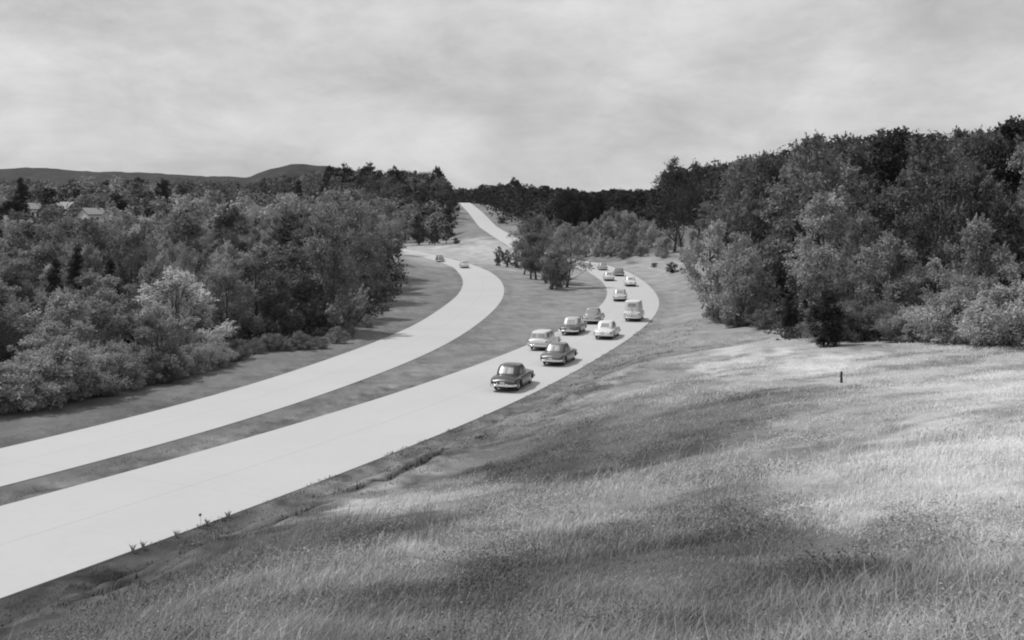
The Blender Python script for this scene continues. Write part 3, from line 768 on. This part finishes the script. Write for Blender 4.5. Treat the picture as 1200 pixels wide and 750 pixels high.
# undergrowth that closes the floor of the woods
def undergrowth():
    P = []; T = []
    n = 42000
    d = np.exp(npr.uniform(math.log(58), math.log(240), n)); px = npr.uniform(-300, 1450, n); x = (px - 600) / 1200 * d
    l = (px < 474) & (d > left_d0(np.minimum(px, 478)) + .8) & (d < 230)
    rd = np.where(px > 832, np.interp(px, RB_[:, 0], RB_[:, 1]) + 1.0, 999); rr = ((d > rd) & (d < 140)) | ((d > 107) & (px > np.interp(d, [107, 150, 215, 330], [850, 850, 845, 815])))
    e = road_query(x, d)[0]; k = (l | rr) & (e > 5.5); x, d = x[k], d[k]; g = terrain(x, d)
    m = 6
    X = np.repeat(np.c_[x, d, g], m, 0) + np.c_[npr.normal(size=(len(x) * m, 2)) * .5, npr.uniform(.02, .9, len(x) * m)]
    Nn = unit(len(X)); Nn[:, 2] = np.abs(Nn[:, 2])
    V = leaf_quads(X, Nn, .13 + .0016 * X[:, 1], .5)
    me = fast_mesh('undergrowth', V, np.arange(len(V)), 4, False, {'tone': np.repeat(npr.uniform(.04, .11, len(X)), 4)})
    tag(link('undergrowth', me, WOODLEAF), 'leafy undergrowth covering the floor beneath the trees of both woods', 'undergrowth', kind='stuff')
undergrowth()

# ------------------------------------------------------------------ houses among the far trees
def house(px, py, d, rz, w, lab, pale=.6):
    x = (px - 600) / 1200 * d; eave = CAMH - (py - 255) / 1200 * d; g = tz(x, d); hw_ = max(3.2, eave - g); L = w * 1.35
    o = empty('house', (x, d, g), R(rz)); tag(o, lab, 'house', 'houses among the trees of the left wood')
    wm = grey('clapboard', .82, .7, var=.05); rm = grey('shingles', .26, .85, var=.25)
    v = [(-L/2,-w/2,-1),(L/2,-w/2,-1),(L/2,w/2,-1),(-L/2,w/2,-1),(-L/2,-w/2,hw_),(L/2,-w/2,hw_),(L/2,w/2,hw_),(-L/2,w/2,hw_),(-L/2,0,hw_+w*.36),(L/2,0,hw_+w*.36)]
    mb = MB().add(v, [(0,1,5,4),(2,3,7,6),(1,2,6,9,5),(3,0,4,8,7)]); mb.build('wall', wm, o)
    e = .35; s = .36 * 2
    def slope(sg):
        y1 = sg * (w / 2 + e); z1 = hw_ - e * s + .06; zt = hw_ + w * .36 + .06; a = [(-L/2-e,y1,z1),(L/2+e,y1,z1),(L/2+e,0,zt),(-L/2-e,0,zt)]
        b = [(p, q, r + .16) for p, q, r in a]; return a + b
    rb = MB()
    for sg in (-1, 1): rb.add(slope(sg), [(0,1,2,3),(4,5,6,7),(0,1,5,4),(1,2,6,5),(2,3,7,6),(3,0,4,7)])
    ro = rb.build('roof', rm, o)
    MB().box((L*.28, 0, hw_ + w*.36 + .35), (.7, .7, 1.5)).build('chimney', grey('brick', .22, .9), ro)
    gl = grey('window_glass', .04, .1); fr = grey('trim', .75, .6)
    for sx in (-.3, 0, .3):
        for zz in ([1.5, 4.2] if hw_ > 5 else [hw_ - 1.6]):
            for sg in (-1, 1):
                f = MB().box((L*sx, sg*(w/2+.03), zz), (1.15, .1, 1.5)).build('window', fr, o)
                MB().box((L*sx, sg*(w/2+.07), zz), (.9, .1, 1.25)).build('pane', gl, f)
for (px, py, d, rz, w), lab in zip(houses, ['small white house showing between trees near the left edge of the picture', 'white gabled house among trees, second from the left', 'low pale house partly hidden behind bushes, third from the left', 'white house beside a tall dark tree in the left wood', 'pale-roofed house below the lone dark conifer under the distant hill']):
    house(px, py, d, rz, w, lab)


# ------------------------------------------------------------------ motor cars of about 1950
TYRE = grey('tyre_rubber', .02, .8); CHROME = grey('chrome', .75, .12, 1.0); GLASS = grey('car_glass', .30, .22, .4, 0, spec=1.0)
LAMPG = grey('lamp_glass', .55, .15); TAIL = grey('tail_lens', .10, .2); UNDER = grey('underbody', .015, .9); PLATE = grey('number_plate', .5, .5); TRIM = grey('rubber_trim', .03, .6)
PAINT = {}
def paint(g):
    if g not in PAINT: PAINT[g] = grey('car_paint_%d' % len(PAINT), g, .35, .0, 1.0, spec=.5)
    return PAINT[g]
def interp(tab, y):
    xs = [r[0] for r in tab]; return [float(np.interp(y, xs, [r[k] for r in tab])) for k in range(1, len(tab[0]))]
def smooth_tab(tab, n=46):
    ys = np.linspace(tab[0][0], tab[-1][0], n); out = np.array([[y] + interp(tab, y) for y in ys])
    for _ in range(3): out[1:-1, 1:] = out[1:-1, 1:] * .5 + (out[:-2, 1:] + out[2:, 1:]) * .25
    return out
# stations along the car: y, half width, bottom, shoulder height, centre-line height  (y < 0 is the tail)
BODY = {
 'sedan': [(-2.52,.66,.46,.62,.70),(-2.46,.80,.36,.70,.82),(-2.25,.90,.30,.80,.93),(-1.9,.94,.28,.86,1.0),(-1.3,.95,.26,.90,1.06),(0,.955,.25,.92,1.06),(1.0,.95,.26,.90,1.06),(1.6,.93,.28,.86,1.02),(2.2,.88,.32,.80,.95),(2.42,.80,.36,.72,.86),(2.5,.66,.44,.62,.72)],
 'wagon': [(-2.42,.80,.42,.80,.95),(-2.38,.88,.34,.88,1.04),(-2.2,.93,.28,.90,1.06),(-1.3,.95,.26,.91,1.06),(0,.955,.25,.92,1.06),(1.0,.95,.26,.90,1.05),(1.6,.93,.28,.86,1.02),(2.2,.88,.32,.80,.95),(2.42,.80,.36,.72,.86),(2.5,.66,.44,.62,.72)],
 'van': [(-2.5,.90,.45,1.0,1.15),(-2.46,.97,.36,1.05,1.2),(-1.3,.99,.34,1.05,1.2),(0,.99,.34,1.05,1.2),(1.2,.96,.34,1.0,1.18),(1.9,.90,.36,.92,1.1),(2.3,.82,.40,.80,.98),(2.4,.68,.46,.66,.80)]}
# greenhouse: base (y_rear, y_front, half width, z), eaves (same), crown
CAB = {'sedan': ((-1.66, .95, .80, .98), (-1.12, .30, .68, 1.54), .11), 'fastback': ((-2.0, .98, .80, .95), (-.95, .30, .67, 1.54), .11),
       'wagon': ((-2.32, .98, .82, 1.0), (-2.05, .30, .68, 1.56), .09), 'van': ((-2.46, .86, .93, 1.12), (-2.38, .30, .84, 2.2), .12)}
def body_mesh(kind, wheels):
    T = smooth_tab(BODY[kind], 64); V = []; m = 17; n = len(T)
    for y, hw_, zb, zs, zc in T:
        lift = 0
        for wy in wheels:
            q = abs(y - wy) / .43
            if q < 1: lift = max(lift, math.sqrt(1 - q * q) * .43)
        zo = max(zb, .33 + lift) if lift > 0 else zb
        prof = [(0, zb), (hw_ * .62, zb), (hw_ * .74, zb + .01), (hw_ * .745, zo if lift else zb + .02), (hw_ * .96, zo + .005), (hw_ * 1.0, zo + .05), (hw_ * 1.005, (zo + zs) / 2 + .03), (hw_ * .995, zs - .05), (hw_ * .955, zs + .01), (hw_ * .88, zs + .045), (hw_ * .78, zs + .055), (hw_ * .68, zs + .05 + (zc - zs - .05) * .25), (hw_ * .52, zs + .05 + (zc - zs - .05) * .62), (hw_ * .30, zs + .05 + (zc - zs - .05) * .9), (0, zc)]
        ring = prof + [(-a, b) for a, b in prof[-2:0:-1]]
        V.append([(a, y, b) for a, b in ring])
    k = len(V[0]); vs = [q for r in V for q in r]; F = []
    for i in range(n - 1):
        for j in range(k): F.append((i * k + j, i * k + (j + 1) % k, (i + 1) * k + (j + 1) % k, (i + 1) * k + j))
    F.append(tuple(range(k))[::-1]); F.append(tuple((n - 1) * k + j for j in range(k)))
    mb = MB(); mb.add([(-a, b, c) for a, b, c in vs], F); return mb.mesh('body', True)
def cab_point(cab, a, t, off=0.0):
    """a: angle round the cabin (0 = right side, 90 = front); t: 0 at the belt, 1 at the eaves, up to 2 at the roof centre"""
    (r0, f0, w0, z0), (r1, f1, w1, z1), cr = cab
    tt = min(t, 1.0); s = max(0.0, t - 1.0)
    rr = r0 + (r1 - r0) * tt; ff = f0 + (f1 - f0) * tt; w = w0 + (w1 - w0) * tt
    bulge = .03 * math.sin(math.pi * tt); w += bulge; z = z0 + (z1 - z0) * tt
    cy = (rr + ff) / 2; hl = (ff - rr) / 2
    if s > 0:
        k = math.cos(s * math.pi / 2); z = z1 + cr * math.sin(s * math.pi / 2); w *= k ** .8; hl *= k ** .8
    c, si = math.cos(a), math.sin(a); ex = .42
    x = w * math.copysign(abs(c) ** ex, c); y = cy + hl * math.copysign(abs(si) ** ex, si)
    if off:
        x += off * math.copysign(min(1, abs(c) * 1.6), c); y += off * math.copysign(min(1, abs(si) * 1.6), si); z += off * .3
    return (x, y, z)
def ang_for(cab, t, y=None, x=None, side=1):
    """angle whose point sits at a given y (on a side) or x (front/rear)"""
    lo = R(-89.9) if x is None else (R(.1) if side > 0 else R(-179.9)); best = None
    rng = np.linspace(R(-89.9), R(89.9), 400) if x is None else (np.linspace(R(.1), R(179.9), 400) if side > 0 else np.linspace(R(-179.9), R(-.1), 400))
    pts = [cab_point(cab, a, t) for a in rng]; v_ = [abs((p[1] - y) if x is None else (p[0] - x)) for p in pts]
    return rng[int(np.argmin(v_))]
def patch(cab, pts_fn, nu=10, nv=5, off=.012):
    V = []; F = []
    for j in range(nv + 1):
        for i in range(nu + 1): V.append(cab_point(cab, *pts_fn(i / nu, j / nv), off))
    for j in range(nv):
        for i in range(nu): a = j * (nu + 1) + i; F.append((a, a + 1, a + nu + 2, a + nu + 1))
    return V, F
def side_window(cab, ya, yb, mirror):
    def fn(u_, v_):
        t = .14 + .70 * v_; y0 = ya + (cab[1][0] - cab[0][0]) * (t - .14) * (.55 if ya < -.9 else 0) ; y1 = yb + (cab[1][1] - cab[0][1]) * (t - .14) * (.8 if yb > .3 else 0)
        y = y0 + (y1 - y0) * u_; return ang_for(cab, t, y=y), t
    V, F = patch(cab, fn, 6, 3)
    if mirror: V = [(-x, y, z) for x, y, z in V]; F = [f[::-1] for f in F]
    return MB().add(V, F)
def end_window(cab, side, half, t0=.12, t1=.86, off=.012):
    def fn(u_, v_):
        t = t0 + (t1 - t0) * v_; return ang_for(cab, t, x=(half - .06 * v_) * (2 * u_ - 1), side=side), t
    return MB().add(*patch(cab, fn, 12, 4, off))
def torus(mb, R_, r_, cx, w, seg=22, s2=8):
    V = [(cx + math.cos(b) * w, (R_ + r_ * math.sin(b)) * math.cos(a), (R_ + r_ * math.sin(b)) * math.sin(a)) for a in [i * 2 * math.pi / seg for i in range(seg)] for b in [j * 2 * math.pi / s2 for j in range(s2)]]
    F = [(i * s2 + j, i * s2 + (j + 1) % s2, ((i + 1) % seg) * s2 + (j + 1) % s2, ((i + 1) % seg) * s2 + j) for i in range(seg) for j in range(s2)]
    return mb.add(V, F)
def disc(mb, r, x, bulge, seg=20):
    V = [(x + bulge, 0, 0)] + [(x + bulge * .8, r * .5 * math.cos(a), r * .5 * math.sin(a)) for a in [i * 6.2832 / seg for i in range(seg)]] + [(x, r * math.cos(a), r * math.sin(a)) for a in [i * 6.2832 / seg for i in range(seg)]]
    F = [(0, 1 + i, 1 + (i + 1) % seg) for i in range(seg)] + [(1 + i, 1 + seg + i, 1 + seg + (i + 1) % seg, 1 + (i + 1) % seg) for i in range(seg)]
    return mb.add(V, F)
def dome(mb, c, r, d, sy, seg=14):
    """lamp lens bulging along y"""
    V = []; F = []
    for k, q in enumerate((1, .85, .5)):
        V += [(c[0] + r * q * math.cos(a), c[1] + sy * d * (0, .5, .9)[k], c[2] + r * q * math.sin(a)) for a in [i * 6.2832 / seg for i in range(seg)]]
    V.append((c[0], c[1] + sy * d, c[2]))
    for k in range(2): F += [(k * seg + i, k * seg + (i + 1) % seg, (k + 1) * seg + (i + 1) % seg, (k + 1) * seg + i) for i in range(seg)]
    F += [(2 * seg + i, 2 * seg + (i + 1) % seg, 3 * seg) for i in range(seg)]
    return mb.add(V, F)
def bumper(y, sg, z=.46, hw_=.93):
    mb = MB(); pts = []
    for i in range(17):
        u_ = -1 + i / 8; pts.append((hw_ * math.copysign(min(1, abs(u_) ** .9), u_), y - sg * .28 * abs(u_) ** 5 - sg * .03 * u_ * u_, z))
    prof = [(-.0, -.085), (.045, -.06), (.06, 0), (.045, .06), (0, .085), (-.03, 0)]
    V = [(p[0], p[1] + sg * a, p[2] + b) for p in pts for a, b in prof]; k = 6; F = []
    for i in range(16):
        for j in range(k): F.append((i * k + j, i * k + (j + 1) % k, (i + 1) * k + (j + 1) % k, (i + 1) * k + j))
    F.append(tuple(range(k))); F.append(tuple(16 * k + j for j in range(k))[::-1]); mb.add(V, F)
    for s in (-.34, .34): mb.box((s, y + sg * .06, z + .02), (.07, .08, .24))
    return mb
CARCACHE = {}
def car(style, g, loc, rz, label, roof=None, name='parked', cat='car', group='cars on the right road', detail=2):
    o = empty({'van': 'delivery_van', 'wagon': 'station_wagon'}.get(style, 'sedan_car'), loc, rz); tag(o, label, cat, group)
    bk = 'sedan' if style in ('sedan', 'fastback') else style; wh = (-1.45, 1.5); cab = CAB[style]; P = paint(g); PR = paint(roof) if roof else P
    body = link('body', body_mesh(bk, wh).copy(), P, o)
    # roof shell
    mb = MB(); nA = 48; ts = [0, .12, .3, .5, .7, .88, 1.0, 1.08, 1.2, 1.4, 1.65, 1.9]
    V = [cab_point(cab, -math.pi + 2 * math.pi * i / nA, t) for t in ts for i in range(nA)]; F = []
    V = [(x, y, z - (.10 if k < nA else 0)) for k, (x, y, z) in enumerate(V)]
    for j in range(len(ts) - 1):
        for i in range(nA): F.append((j * nA + i, j * nA + (i + 1) % nA, (j + 1) * nA + (i + 1) % nA, (j + 1) * nA + i))
    F.append(tuple((len(ts) - 1) * nA + i for i in range(nA))); mb.add(V, F); mb.build('roof', PR, o, True)
    # glass
    (y0, y1, *_r), (e0, e1, *_q), _c = cab
    end_window(cab, 1, .62 if style != 'van' else .72, .16, .84).build('windshield', GLASS, o, True)
    rwt = (.22, .82) if style != 'fastback' else (.48, .86)
    end_window(cab, -1, .45 if style != 'wagon' else .60, *( (.5, .82) if style == 'van' else rwt)).build('rear_window', GLASS, o, True)
    if style == 'van': spans = [(-.15, .42)]
    elif style == 'wagon': spans = [(-1.95, -1.15), (-1.05, -.42), (-.34, .52)]
    else: spans = [(-1.18, -.42), (-.34, .52)]
    for m_ in (False, True):
        for a, b in spans: side_window(cab, a, b, m_).build('side_window', GLASS, o, True)
    # wheels
    for wy in wh:
        for sx in (-1, 1):
            w = torus(MB(), .255, .085, 0, .085).build('wheel', TYRE, o, True); w.location = (sx * .76, wy, .335)
            rm_ = disc(MB(), .19, sx * .065, sx * .035).build('hubcap', CHROME, w, True)
    ub = MB().box((0, 0, .34), (1.3, 4.4, .2)).build('underbody', UNDER, o)
    r_end = BODY[bk][0][0]; f_end = BODY[bk][-1][0]
    bumper(r_end - .06, -1).build('bumper', CHROME, o, True); bumper(f_end + .06, 1).build('bumper', CHROME, o, True)
    for sx in (-1, 1):
        dome(MB(), (sx * .70, f_end - .20, .70), .125, .14, 1).build('headlight', LAMPG, o, True)
        if style in ('sedan', 'fastback'): dome(MB(), (sx * .74, r_end + .12, .68), .085, .10, -1).build('taillight', TAIL, o, True)
        else: dome(MB(), (sx * .80, r_end + .03, .84), .07, .06, -1).build('taillight', TAIL, o, True)
        hn = MB()
        for hy in (-.45, .25): hn.box((sx * 1.0, hy - (.1 if style == 'van' else 0), .84), (.03, .13, .025))
        hn.build('door_handle', CHROME, o)
    g_ = MB()
    for k in range(4): g_.box((0, f_end + .0 - .01 * k, .52 + .07 * k), (1.0 - .06 * k, .06, .03))
    g_.build('grille', CHROME, o)
    MB().box((0, r_end - .02, .62), (.32, .03, .15)).build('number_plate', PLATE, o)
    if style in ('sedan', 'fastback'):
        MB().box((0, r_end + .10, .80), (.16, .05, .04)).build('trunk_handle', CHROME, o)
    if style == 'van':
        MB().box((0, r_end - .015, 1.35), (.02, .02, 1.5)).build('door_seam', TRIM, o)
        MB().box((.07, r_end - .05, 1.2), (.03, .04, .2)).build('door_handle', CHROME, o)
    return o
def heading_at(x, y, C):
    k = int(np.argmin(np.hypot(C[:, 0] - x, C[:, 1] - y))); a = C[min(k + 3, len(C) - 1)] - C[max(k - 3, 0)]
    return math.atan2(a[1], a[0]) - math.pi / 2
def drive(px, py, style, g, label, roof=None, C=None, back=True, cat='car', group='cars on the right road', turn=0, s=1.0):
    """px, py: where the near end of the car meets the slab"""
    C = CR if C is None else C
    x, y = flat(px, py); h = heading_at(x, y, C) + R(turn); f = Vector((-math.sin(h), math.cos(h)))
    x += f.x * 2.0; y += f.y * 2.0; h = heading_at(x, y, C) + R(turn)
    k = int(np.argmin(np.hypot(C[:, 0] - x, C[:, 1] - y)))
    o = car(style, g, (x, y, C[k, 2] + .03), h + (0 if back else math.pi), label, roof, cat=cat, group=group); o.scale = (s, s, s); return o
G1 = 'cars driving away on the right road'
drive(591, 459, 'sedan', .016, 'nearest car of all, a black sedan seen from behind on the right road', group=G1, s=1.0, turn=4)
drive(647, 429, 'sedan', .07, 'mid-dark grey sedan, second nearest, just ahead of the nearest dark one', roof=.10, group=G1)
drive(631, 411, 'wagon', .60, 'pale station wagon in the left lane beside the second nearest sedan', group=G1, cat='station wagon')
drive(667, 393, 'sedan', .045, 'dark sedan with a pale roof in the left lane', roof=.42, group=G1)
drive(707, 398, 'sedan', .62, 'white sedan in the right lane abreast of the dark one with a pale roof', group=G1)
drive(692, 380, 'fastback', .20, 'mid-grey sloping-back sedan in the left lane behind the dark pale-roofed one', group=G1)
drive(741, 377, 'van', .66, 'tall white delivery van in the right lane on the bend', group=G1, cat='van')
drive(726, 353.5, 'sedan', .42, 'light grey sedan in the left lane just beyond the white van', group=G1)
drive(739, 336, 'sedan', .60, 'pale sedan alone in the right lane beyond the white van', group=G1)
drive(714, 329.5, 'sedan', .50, 'pale sedan in the left lane at the far part of the bend', group=G1)
drive(726, 324, 'wagon', .16, 'grey station wagon in the right lane at the far part of the bend', group=G1, cat='station wagon')
drive(707, 317, 'sedan', .22, 'farthest grey sedan, last of the line before the trees', group=G1)
G2 = 'cars coming down the left road'
drive(517, 307, 'wagon', .025, 'dark tall car on the left road near the bend', C=CL, back=False, group=G2)
drive(545, 314.5, 'sedan', .38, 'pale sedan on the left road at the bend, nearer than the dark car', C=CL, back=False, group=G2)


# ------------------------------------------------------------------ grass
def blades(name, X, Y, Hh, W, tone, mat, label, lean=.35, cat='grass'):
    n = len(X); Z = terrain(X, Y) - .02
    a = npr.uniform(0, 6.283, n); wa = npr.normal(.6, .9, n)               # a light wind lays the tips to the right
    tx, ty = np.cos(a), np.sin(a); L_ = np.abs(npr.normal(lean, .2, n)) * Hh
    lx, ly = np.cos(wa) * L_, np.sin(wa) * L_
    b = np.c_[X, Y, Z]; t = np.c_[tx, ty, np.zeros(n)] * W[:, None] / 2
    mid = b + np.c_[lx * .3, ly * .3, Hh * .6]; tip = b + np.c_[lx, ly, Hh * (1 - .12 * npr.random(n))]
    V = np.stack([b - t, b + t, mid - t * .8, mid + t * .8, tip], 1).reshape(-1, 3)
    k = np.arange(n)[:, None] * 5
    q = (k + np.array([0, 1, 3, 2])); tr = (k + np.array([2, 3, 4]))
    F = np.concatenate([q.ravel(), tr.ravel()]); cnt = np.r_[np.full(n, 4), np.full(n, 3)]
    me = fast_mesh(name, V, F, cnt, False, {'tone': np.repeat(tone, 5)})
    o = link(name, me, mat); tag(o, label, cat, kind='stuff'); return o
def grass_material():
    m, t, p = new_mat('grass_blades'); base = attr_fac(t, 'tone')
    t.links.new(base, p.inputs['Base Color']); p.inputs['Roughness'].default_value = .55; p.inputs['Specular IOR Level'].default_value = .3
    tr = t.nodes.new('ShaderNodeBsdfTranslucent'); t.links.new(base, tr.inputs['Color'])
    mx = t.nodes.new('ShaderNodeMixShader'); mx.inputs[0].default_value = .35
    t.links.new(p.outputs[0], mx.inputs[1]); t.links.new(tr.outputs[0], mx.inputs[2]); t.links.new(mx.outputs[0], t.nodes['Material Output'].inputs['Surface'])
    return m
GRM = grass_material()
def scatter(n, r0, r1, a0, a1):
    r = np.exp(npr.uniform(math.log(r0), math.log(r1), n)); a = np.radians(npr.uniform(a0, a1, n)); return r * np.sin(a), r * np.cos(a), r
def slope_ok(X, Y, m=4.4):
    E_, _, K_ = road_query(X, Y)
    return (E_ > m + npr.normal(size=len(X)) * .7) & (K_ < len(CR)) & ((X > -22) | (Y < 30))
# the grass grows in tufts
TX, TY, tr_ = scatter(72000, 5.2, 92, -41, 43); k = slope_ok(TX, TY); TX, TY, tr_ = TX[k], TY[k], tr_[k]
per = 9
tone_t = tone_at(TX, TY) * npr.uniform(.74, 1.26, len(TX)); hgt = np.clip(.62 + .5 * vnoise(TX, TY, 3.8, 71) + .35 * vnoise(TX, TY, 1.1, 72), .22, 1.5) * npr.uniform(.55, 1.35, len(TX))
rt = np.repeat(tr_, per); jr = np.minimum(.05 + .012 * rt, .45)
X = np.repeat(TX, per) + npr.normal(size=len(rt)) * jr; Y = np.repeat(TY, per) + npr.normal(size=len(rt)) * jr
ramp = np.clip((road_query(TX, TY)[0] - 4.2) / 5.5, .16, 1)
Hh = np.repeat(hgt * ramp, per) * .29 * npr.uniform(.6, 1.25, len(rt)) * np.interp(rt, [0, 14, 40, 92], [.85, 1, .62, .35])
W = .005 + .00042 * rt * npr.uniform(.7, 1.5, len(rt)); spk = npr.random(len(rt))
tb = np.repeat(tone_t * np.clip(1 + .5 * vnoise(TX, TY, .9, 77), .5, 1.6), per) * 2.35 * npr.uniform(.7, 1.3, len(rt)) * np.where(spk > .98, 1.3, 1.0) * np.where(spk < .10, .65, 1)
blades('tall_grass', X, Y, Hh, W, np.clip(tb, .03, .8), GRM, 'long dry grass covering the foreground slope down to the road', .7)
# seed stalks, and broad-leaved weeds among the grass
X, Y, r = scatter(15000, 5.5, 34, -40, 42); k = slope_ok(X, Y, 4); X, Y, r = X[k], Y[k], r[k]
k = vnoise(X, Y, 2.2, 74) > -.1; X, Y, r = X[k], Y[k], r[k]
blades('seed_stalks', X, Y, npr.uniform(.3, .72, len(X)), .004 + .0005 * r, np.clip(tone_at(X, Y) * 2.6, .12, .7), GRM, 'taller pale seed stalks standing above the foreground grass', .5)
X, Y, r = scatter(56000, 5.2, 48, -41, 43); k = slope_ok(X, Y, 4) & (vnoise(X, Y, 1.6, 75) + .6 * vnoise(X, Y, 5, 76) > np.interp(r, [5, 14, 22, 40], [-.25, -.1, .3, .7])); X, Y, r = X[k], Y[k], r[k]
m = 10; G0 = terrain(X, Y); hh_ = npr.uniform(.12, .42, len(X)); q = npr.uniform(.15, 1, (len(X), m))
PP = np.stack([X[:, None] + npr.normal(size=q.shape) * .07 * (1 + r[:, None] * .02), Y[:, None] + npr.normal(size=q.shape) * .07 * (1 + r[:, None] * .02), G0[:, None] + q * hh_[:, None]], -1).reshape(-1, 3)
Nn = unit(len(PP)); Nn[:, 2] = np.abs(Nn[:, 2]) + .3
V = leaf_quads(PP, Nn, np.repeat(.013 + .0010 * r, m) * npr.uniform(.6, 1.5, len(PP)), .4)
tw = np.repeat(tone_at(X, Y) * npr.uniform(.65, 1.9, len(X)), m) * 1.45 * npr.uniform(.7, 1.3, len(PP))
me = fast_mesh('weeds', V, np.arange(len(V)), 4, False, {'tone': np.repeat(np.clip(tw, .02, .6), 4)})
tag(link('weeds', me, GRM), 'broad-leaved weeds mixed through the foreground grass', 'weeds', kind='stuff')
# short verge grass: both verges and the median, ragged along the slab edges
def verge(C, A, side, dmax, n, name, label, wdt=2.8, rag=(.6, .9)):
    i = npr.integers(0, len(A) - 1, n * 3); f = npr.random(n * 3)
    P = A[i] * (1 - f)[:, None] + A[i + 1] * f[:, None]; T_ = A[i + 1] - A[i]; T_ /= np.hypot(T_[:, 0], T_[:, 1])[:, None] + 1e-9
    o = (npr.random(n * 3) ** 1.4) * wdt - .10; X = P[:, 0] + T_[:, 1] * o * side; Y = P[:, 1] - T_[:, 0] * o * side; r = np.hypot(X, Y)
    cut_ = terrain(X, Y, True)[2]
    k = (cut_ < .2 + .1 * npr.normal(size=len(X))) & (r < dmax) & (npr.random(n * 3) < (30 / np.maximum(r, 30))) & (Y > 5); X, Y, r = X[k][:n], Y[k][:n], r[k][:n]
    cl_ = np.clip(rag[0] + rag[1] * vnoise(X, Y, .9, 81) + .5 * rag[1] * vnoise(X, Y, .4, 82), .12, 1.6)
    blades(name, X, Y, cl_ * .13 * npr.uniform(.6, 1.3, len(X)), .008 + .0007 * r, np.clip(tone_at(X, Y) * npr.uniform(.8, 1.25, len(X)) * (2.0 if rag[1] < .5 else 1.5) * np.clip(1 + .5 * vnoise(X, Y, 1.2, 83), .5, 1.5), .03, .7), GRM, label)
verge(CR, RB, 1, 110, 110000, 'verge_grass', 'short ragged verge grass along the right edge of the right road', 6.5, (.5, .85))
verge(CR, RA, -1, 110, 50000, 'median_grass', 'short grass along the median edge of the right road', 2.2, (.35, .2))
verge(CL, LB, 1, 110, 30000, 'median_grass', 'short grass along the median edge of the left road', 2.0, (.35, .2))
verge(CL, LA, -1, 110, 36000, 'verge_grass', 'short grass along the outer edge of the left road', 2.5, (.35, .2))

# broken dark turf hanging over the drainage cut below the bank
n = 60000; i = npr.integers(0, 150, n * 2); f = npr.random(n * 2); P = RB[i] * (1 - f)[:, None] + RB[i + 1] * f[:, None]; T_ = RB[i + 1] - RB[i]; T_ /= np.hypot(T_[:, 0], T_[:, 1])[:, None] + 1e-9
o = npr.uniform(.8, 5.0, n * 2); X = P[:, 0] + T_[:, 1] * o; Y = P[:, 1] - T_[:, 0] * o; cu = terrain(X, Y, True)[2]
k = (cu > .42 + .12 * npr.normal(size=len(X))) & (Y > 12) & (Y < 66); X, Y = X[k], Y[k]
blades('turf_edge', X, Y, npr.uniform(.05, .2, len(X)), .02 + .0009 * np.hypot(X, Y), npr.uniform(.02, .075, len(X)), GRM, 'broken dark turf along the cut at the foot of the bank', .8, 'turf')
# ------------------------------------------------------------------ marker stake and roadside weed
x, y = at(986, 449)
o = empty('marker_stake', (x, y, tz(x, y)), .3); tag(o, 'short dark wooden stake standing in the pale grass of the slope', 'stake')
MB().box((0, 0, .12), (.10, .09, .8), .9).build('post', grey('weathered_wood', .045, .9, var=.3, scale=12), o, bevel=.008)
MB().box((0, 0, .545), (.075, .06, .05), .4).build('post_top', grey('cut_wood', .09, .9), o)
def roadside(px, py):
    x, y = at(px, py)
    for _ in range(60):
        e, _z, k = road_query(np.array([x]), np.array([y]))
        if e[0] > .12: break
        c = CALL[k[0]]; d = math.hypot(x - c[0], y - c[1]) + 1e-6; x += (x - c[0]) / d * .06; y += (y - c[1]) / d * .06
    return x, y
x, y = roadside(226, 619)
o = empty('roadside_weed', (x, y, tz(x, y)), 0); tag(o, 'thin weed stalk with a round dark seed head at the road edge', 'weed')
WG = grey('weed_stem', .3, .8); MB().tube([(0, 0, -.05), (.02, 0, .25), (-.01, .01, .5)], [.012, .009, .006], 6).build('stalk', WG, o, True)
mb = MB()
for i in range(26):
    a = i * 2.4; z = 1 - 2 * (i + .5) / 26; q = math.sqrt(1 - z * z); mb.tube([(-.01, .01, .5), (-.01 + .06 * q * math.cos(a), .01 + .06 * q * math.sin(a), .5 + .06 * z)], [.012, .008], 4)
mb.build('seed_head', grey('seed_head', .10, .9), o)
for s in (-1, 1): MB().tube([(0, 0, .05), (.10 * s, .03, .14), (.17 * s, .05, .11)], [.010, .022, .004], 4).build('leaf', WG, o)
for i, (px, py) in enumerate([(207, 632), (161, 643), (152, 648), (238, 617), (262, 608)]):
    x, y = roadside(px, py); o = empty('roadside_weed', (x, y, tz(x, y)), rnd.uniform(0, 6)); tag(o, 'small leafy weed tuft growing against the right road edge', 'weed', 'small weed tufts along the near road edge')
    mb = MB()
    for j in range(9):
        a = j * 2.4; mb.tube([(0, 0, -.02), (.07 * math.cos(a), .07 * math.sin(a), .14 + .1 * rnd.random()), (.14 * math.cos(a), .14 * math.sin(a), .2 + .12 * rnd.random())], [.012, .016, .004], 4)
    mb.build('stems', WG, o)

# ------------------------------------------------------------------ the air
def air():
    mb = MB().box((0, 0, 130), (12400, 12400, 400)); me = mb.mesh('haze')
    m = bpy.data.materials.new('air'); m.use_nodes = True; t = m.node_tree; t.nodes.clear()
    o_ = t.nodes.new('ShaderNodeOutputMaterial'); v_ = t.nodes.new('ShaderNodeVolumePrincipled')
    v_.inputs['Color'].default_value = (.9, .9, .9, 1); v_.inputs['Density'].default_value = .00003; v_.inputs['Anisotropy'].default_value = .2
    t.links.new(v_.outputs[0], o_.inputs['Volume'])
    tag(link('haze', me, m), 'thin pale haze filling the valley air', 'haze', kind='stuff')
air()
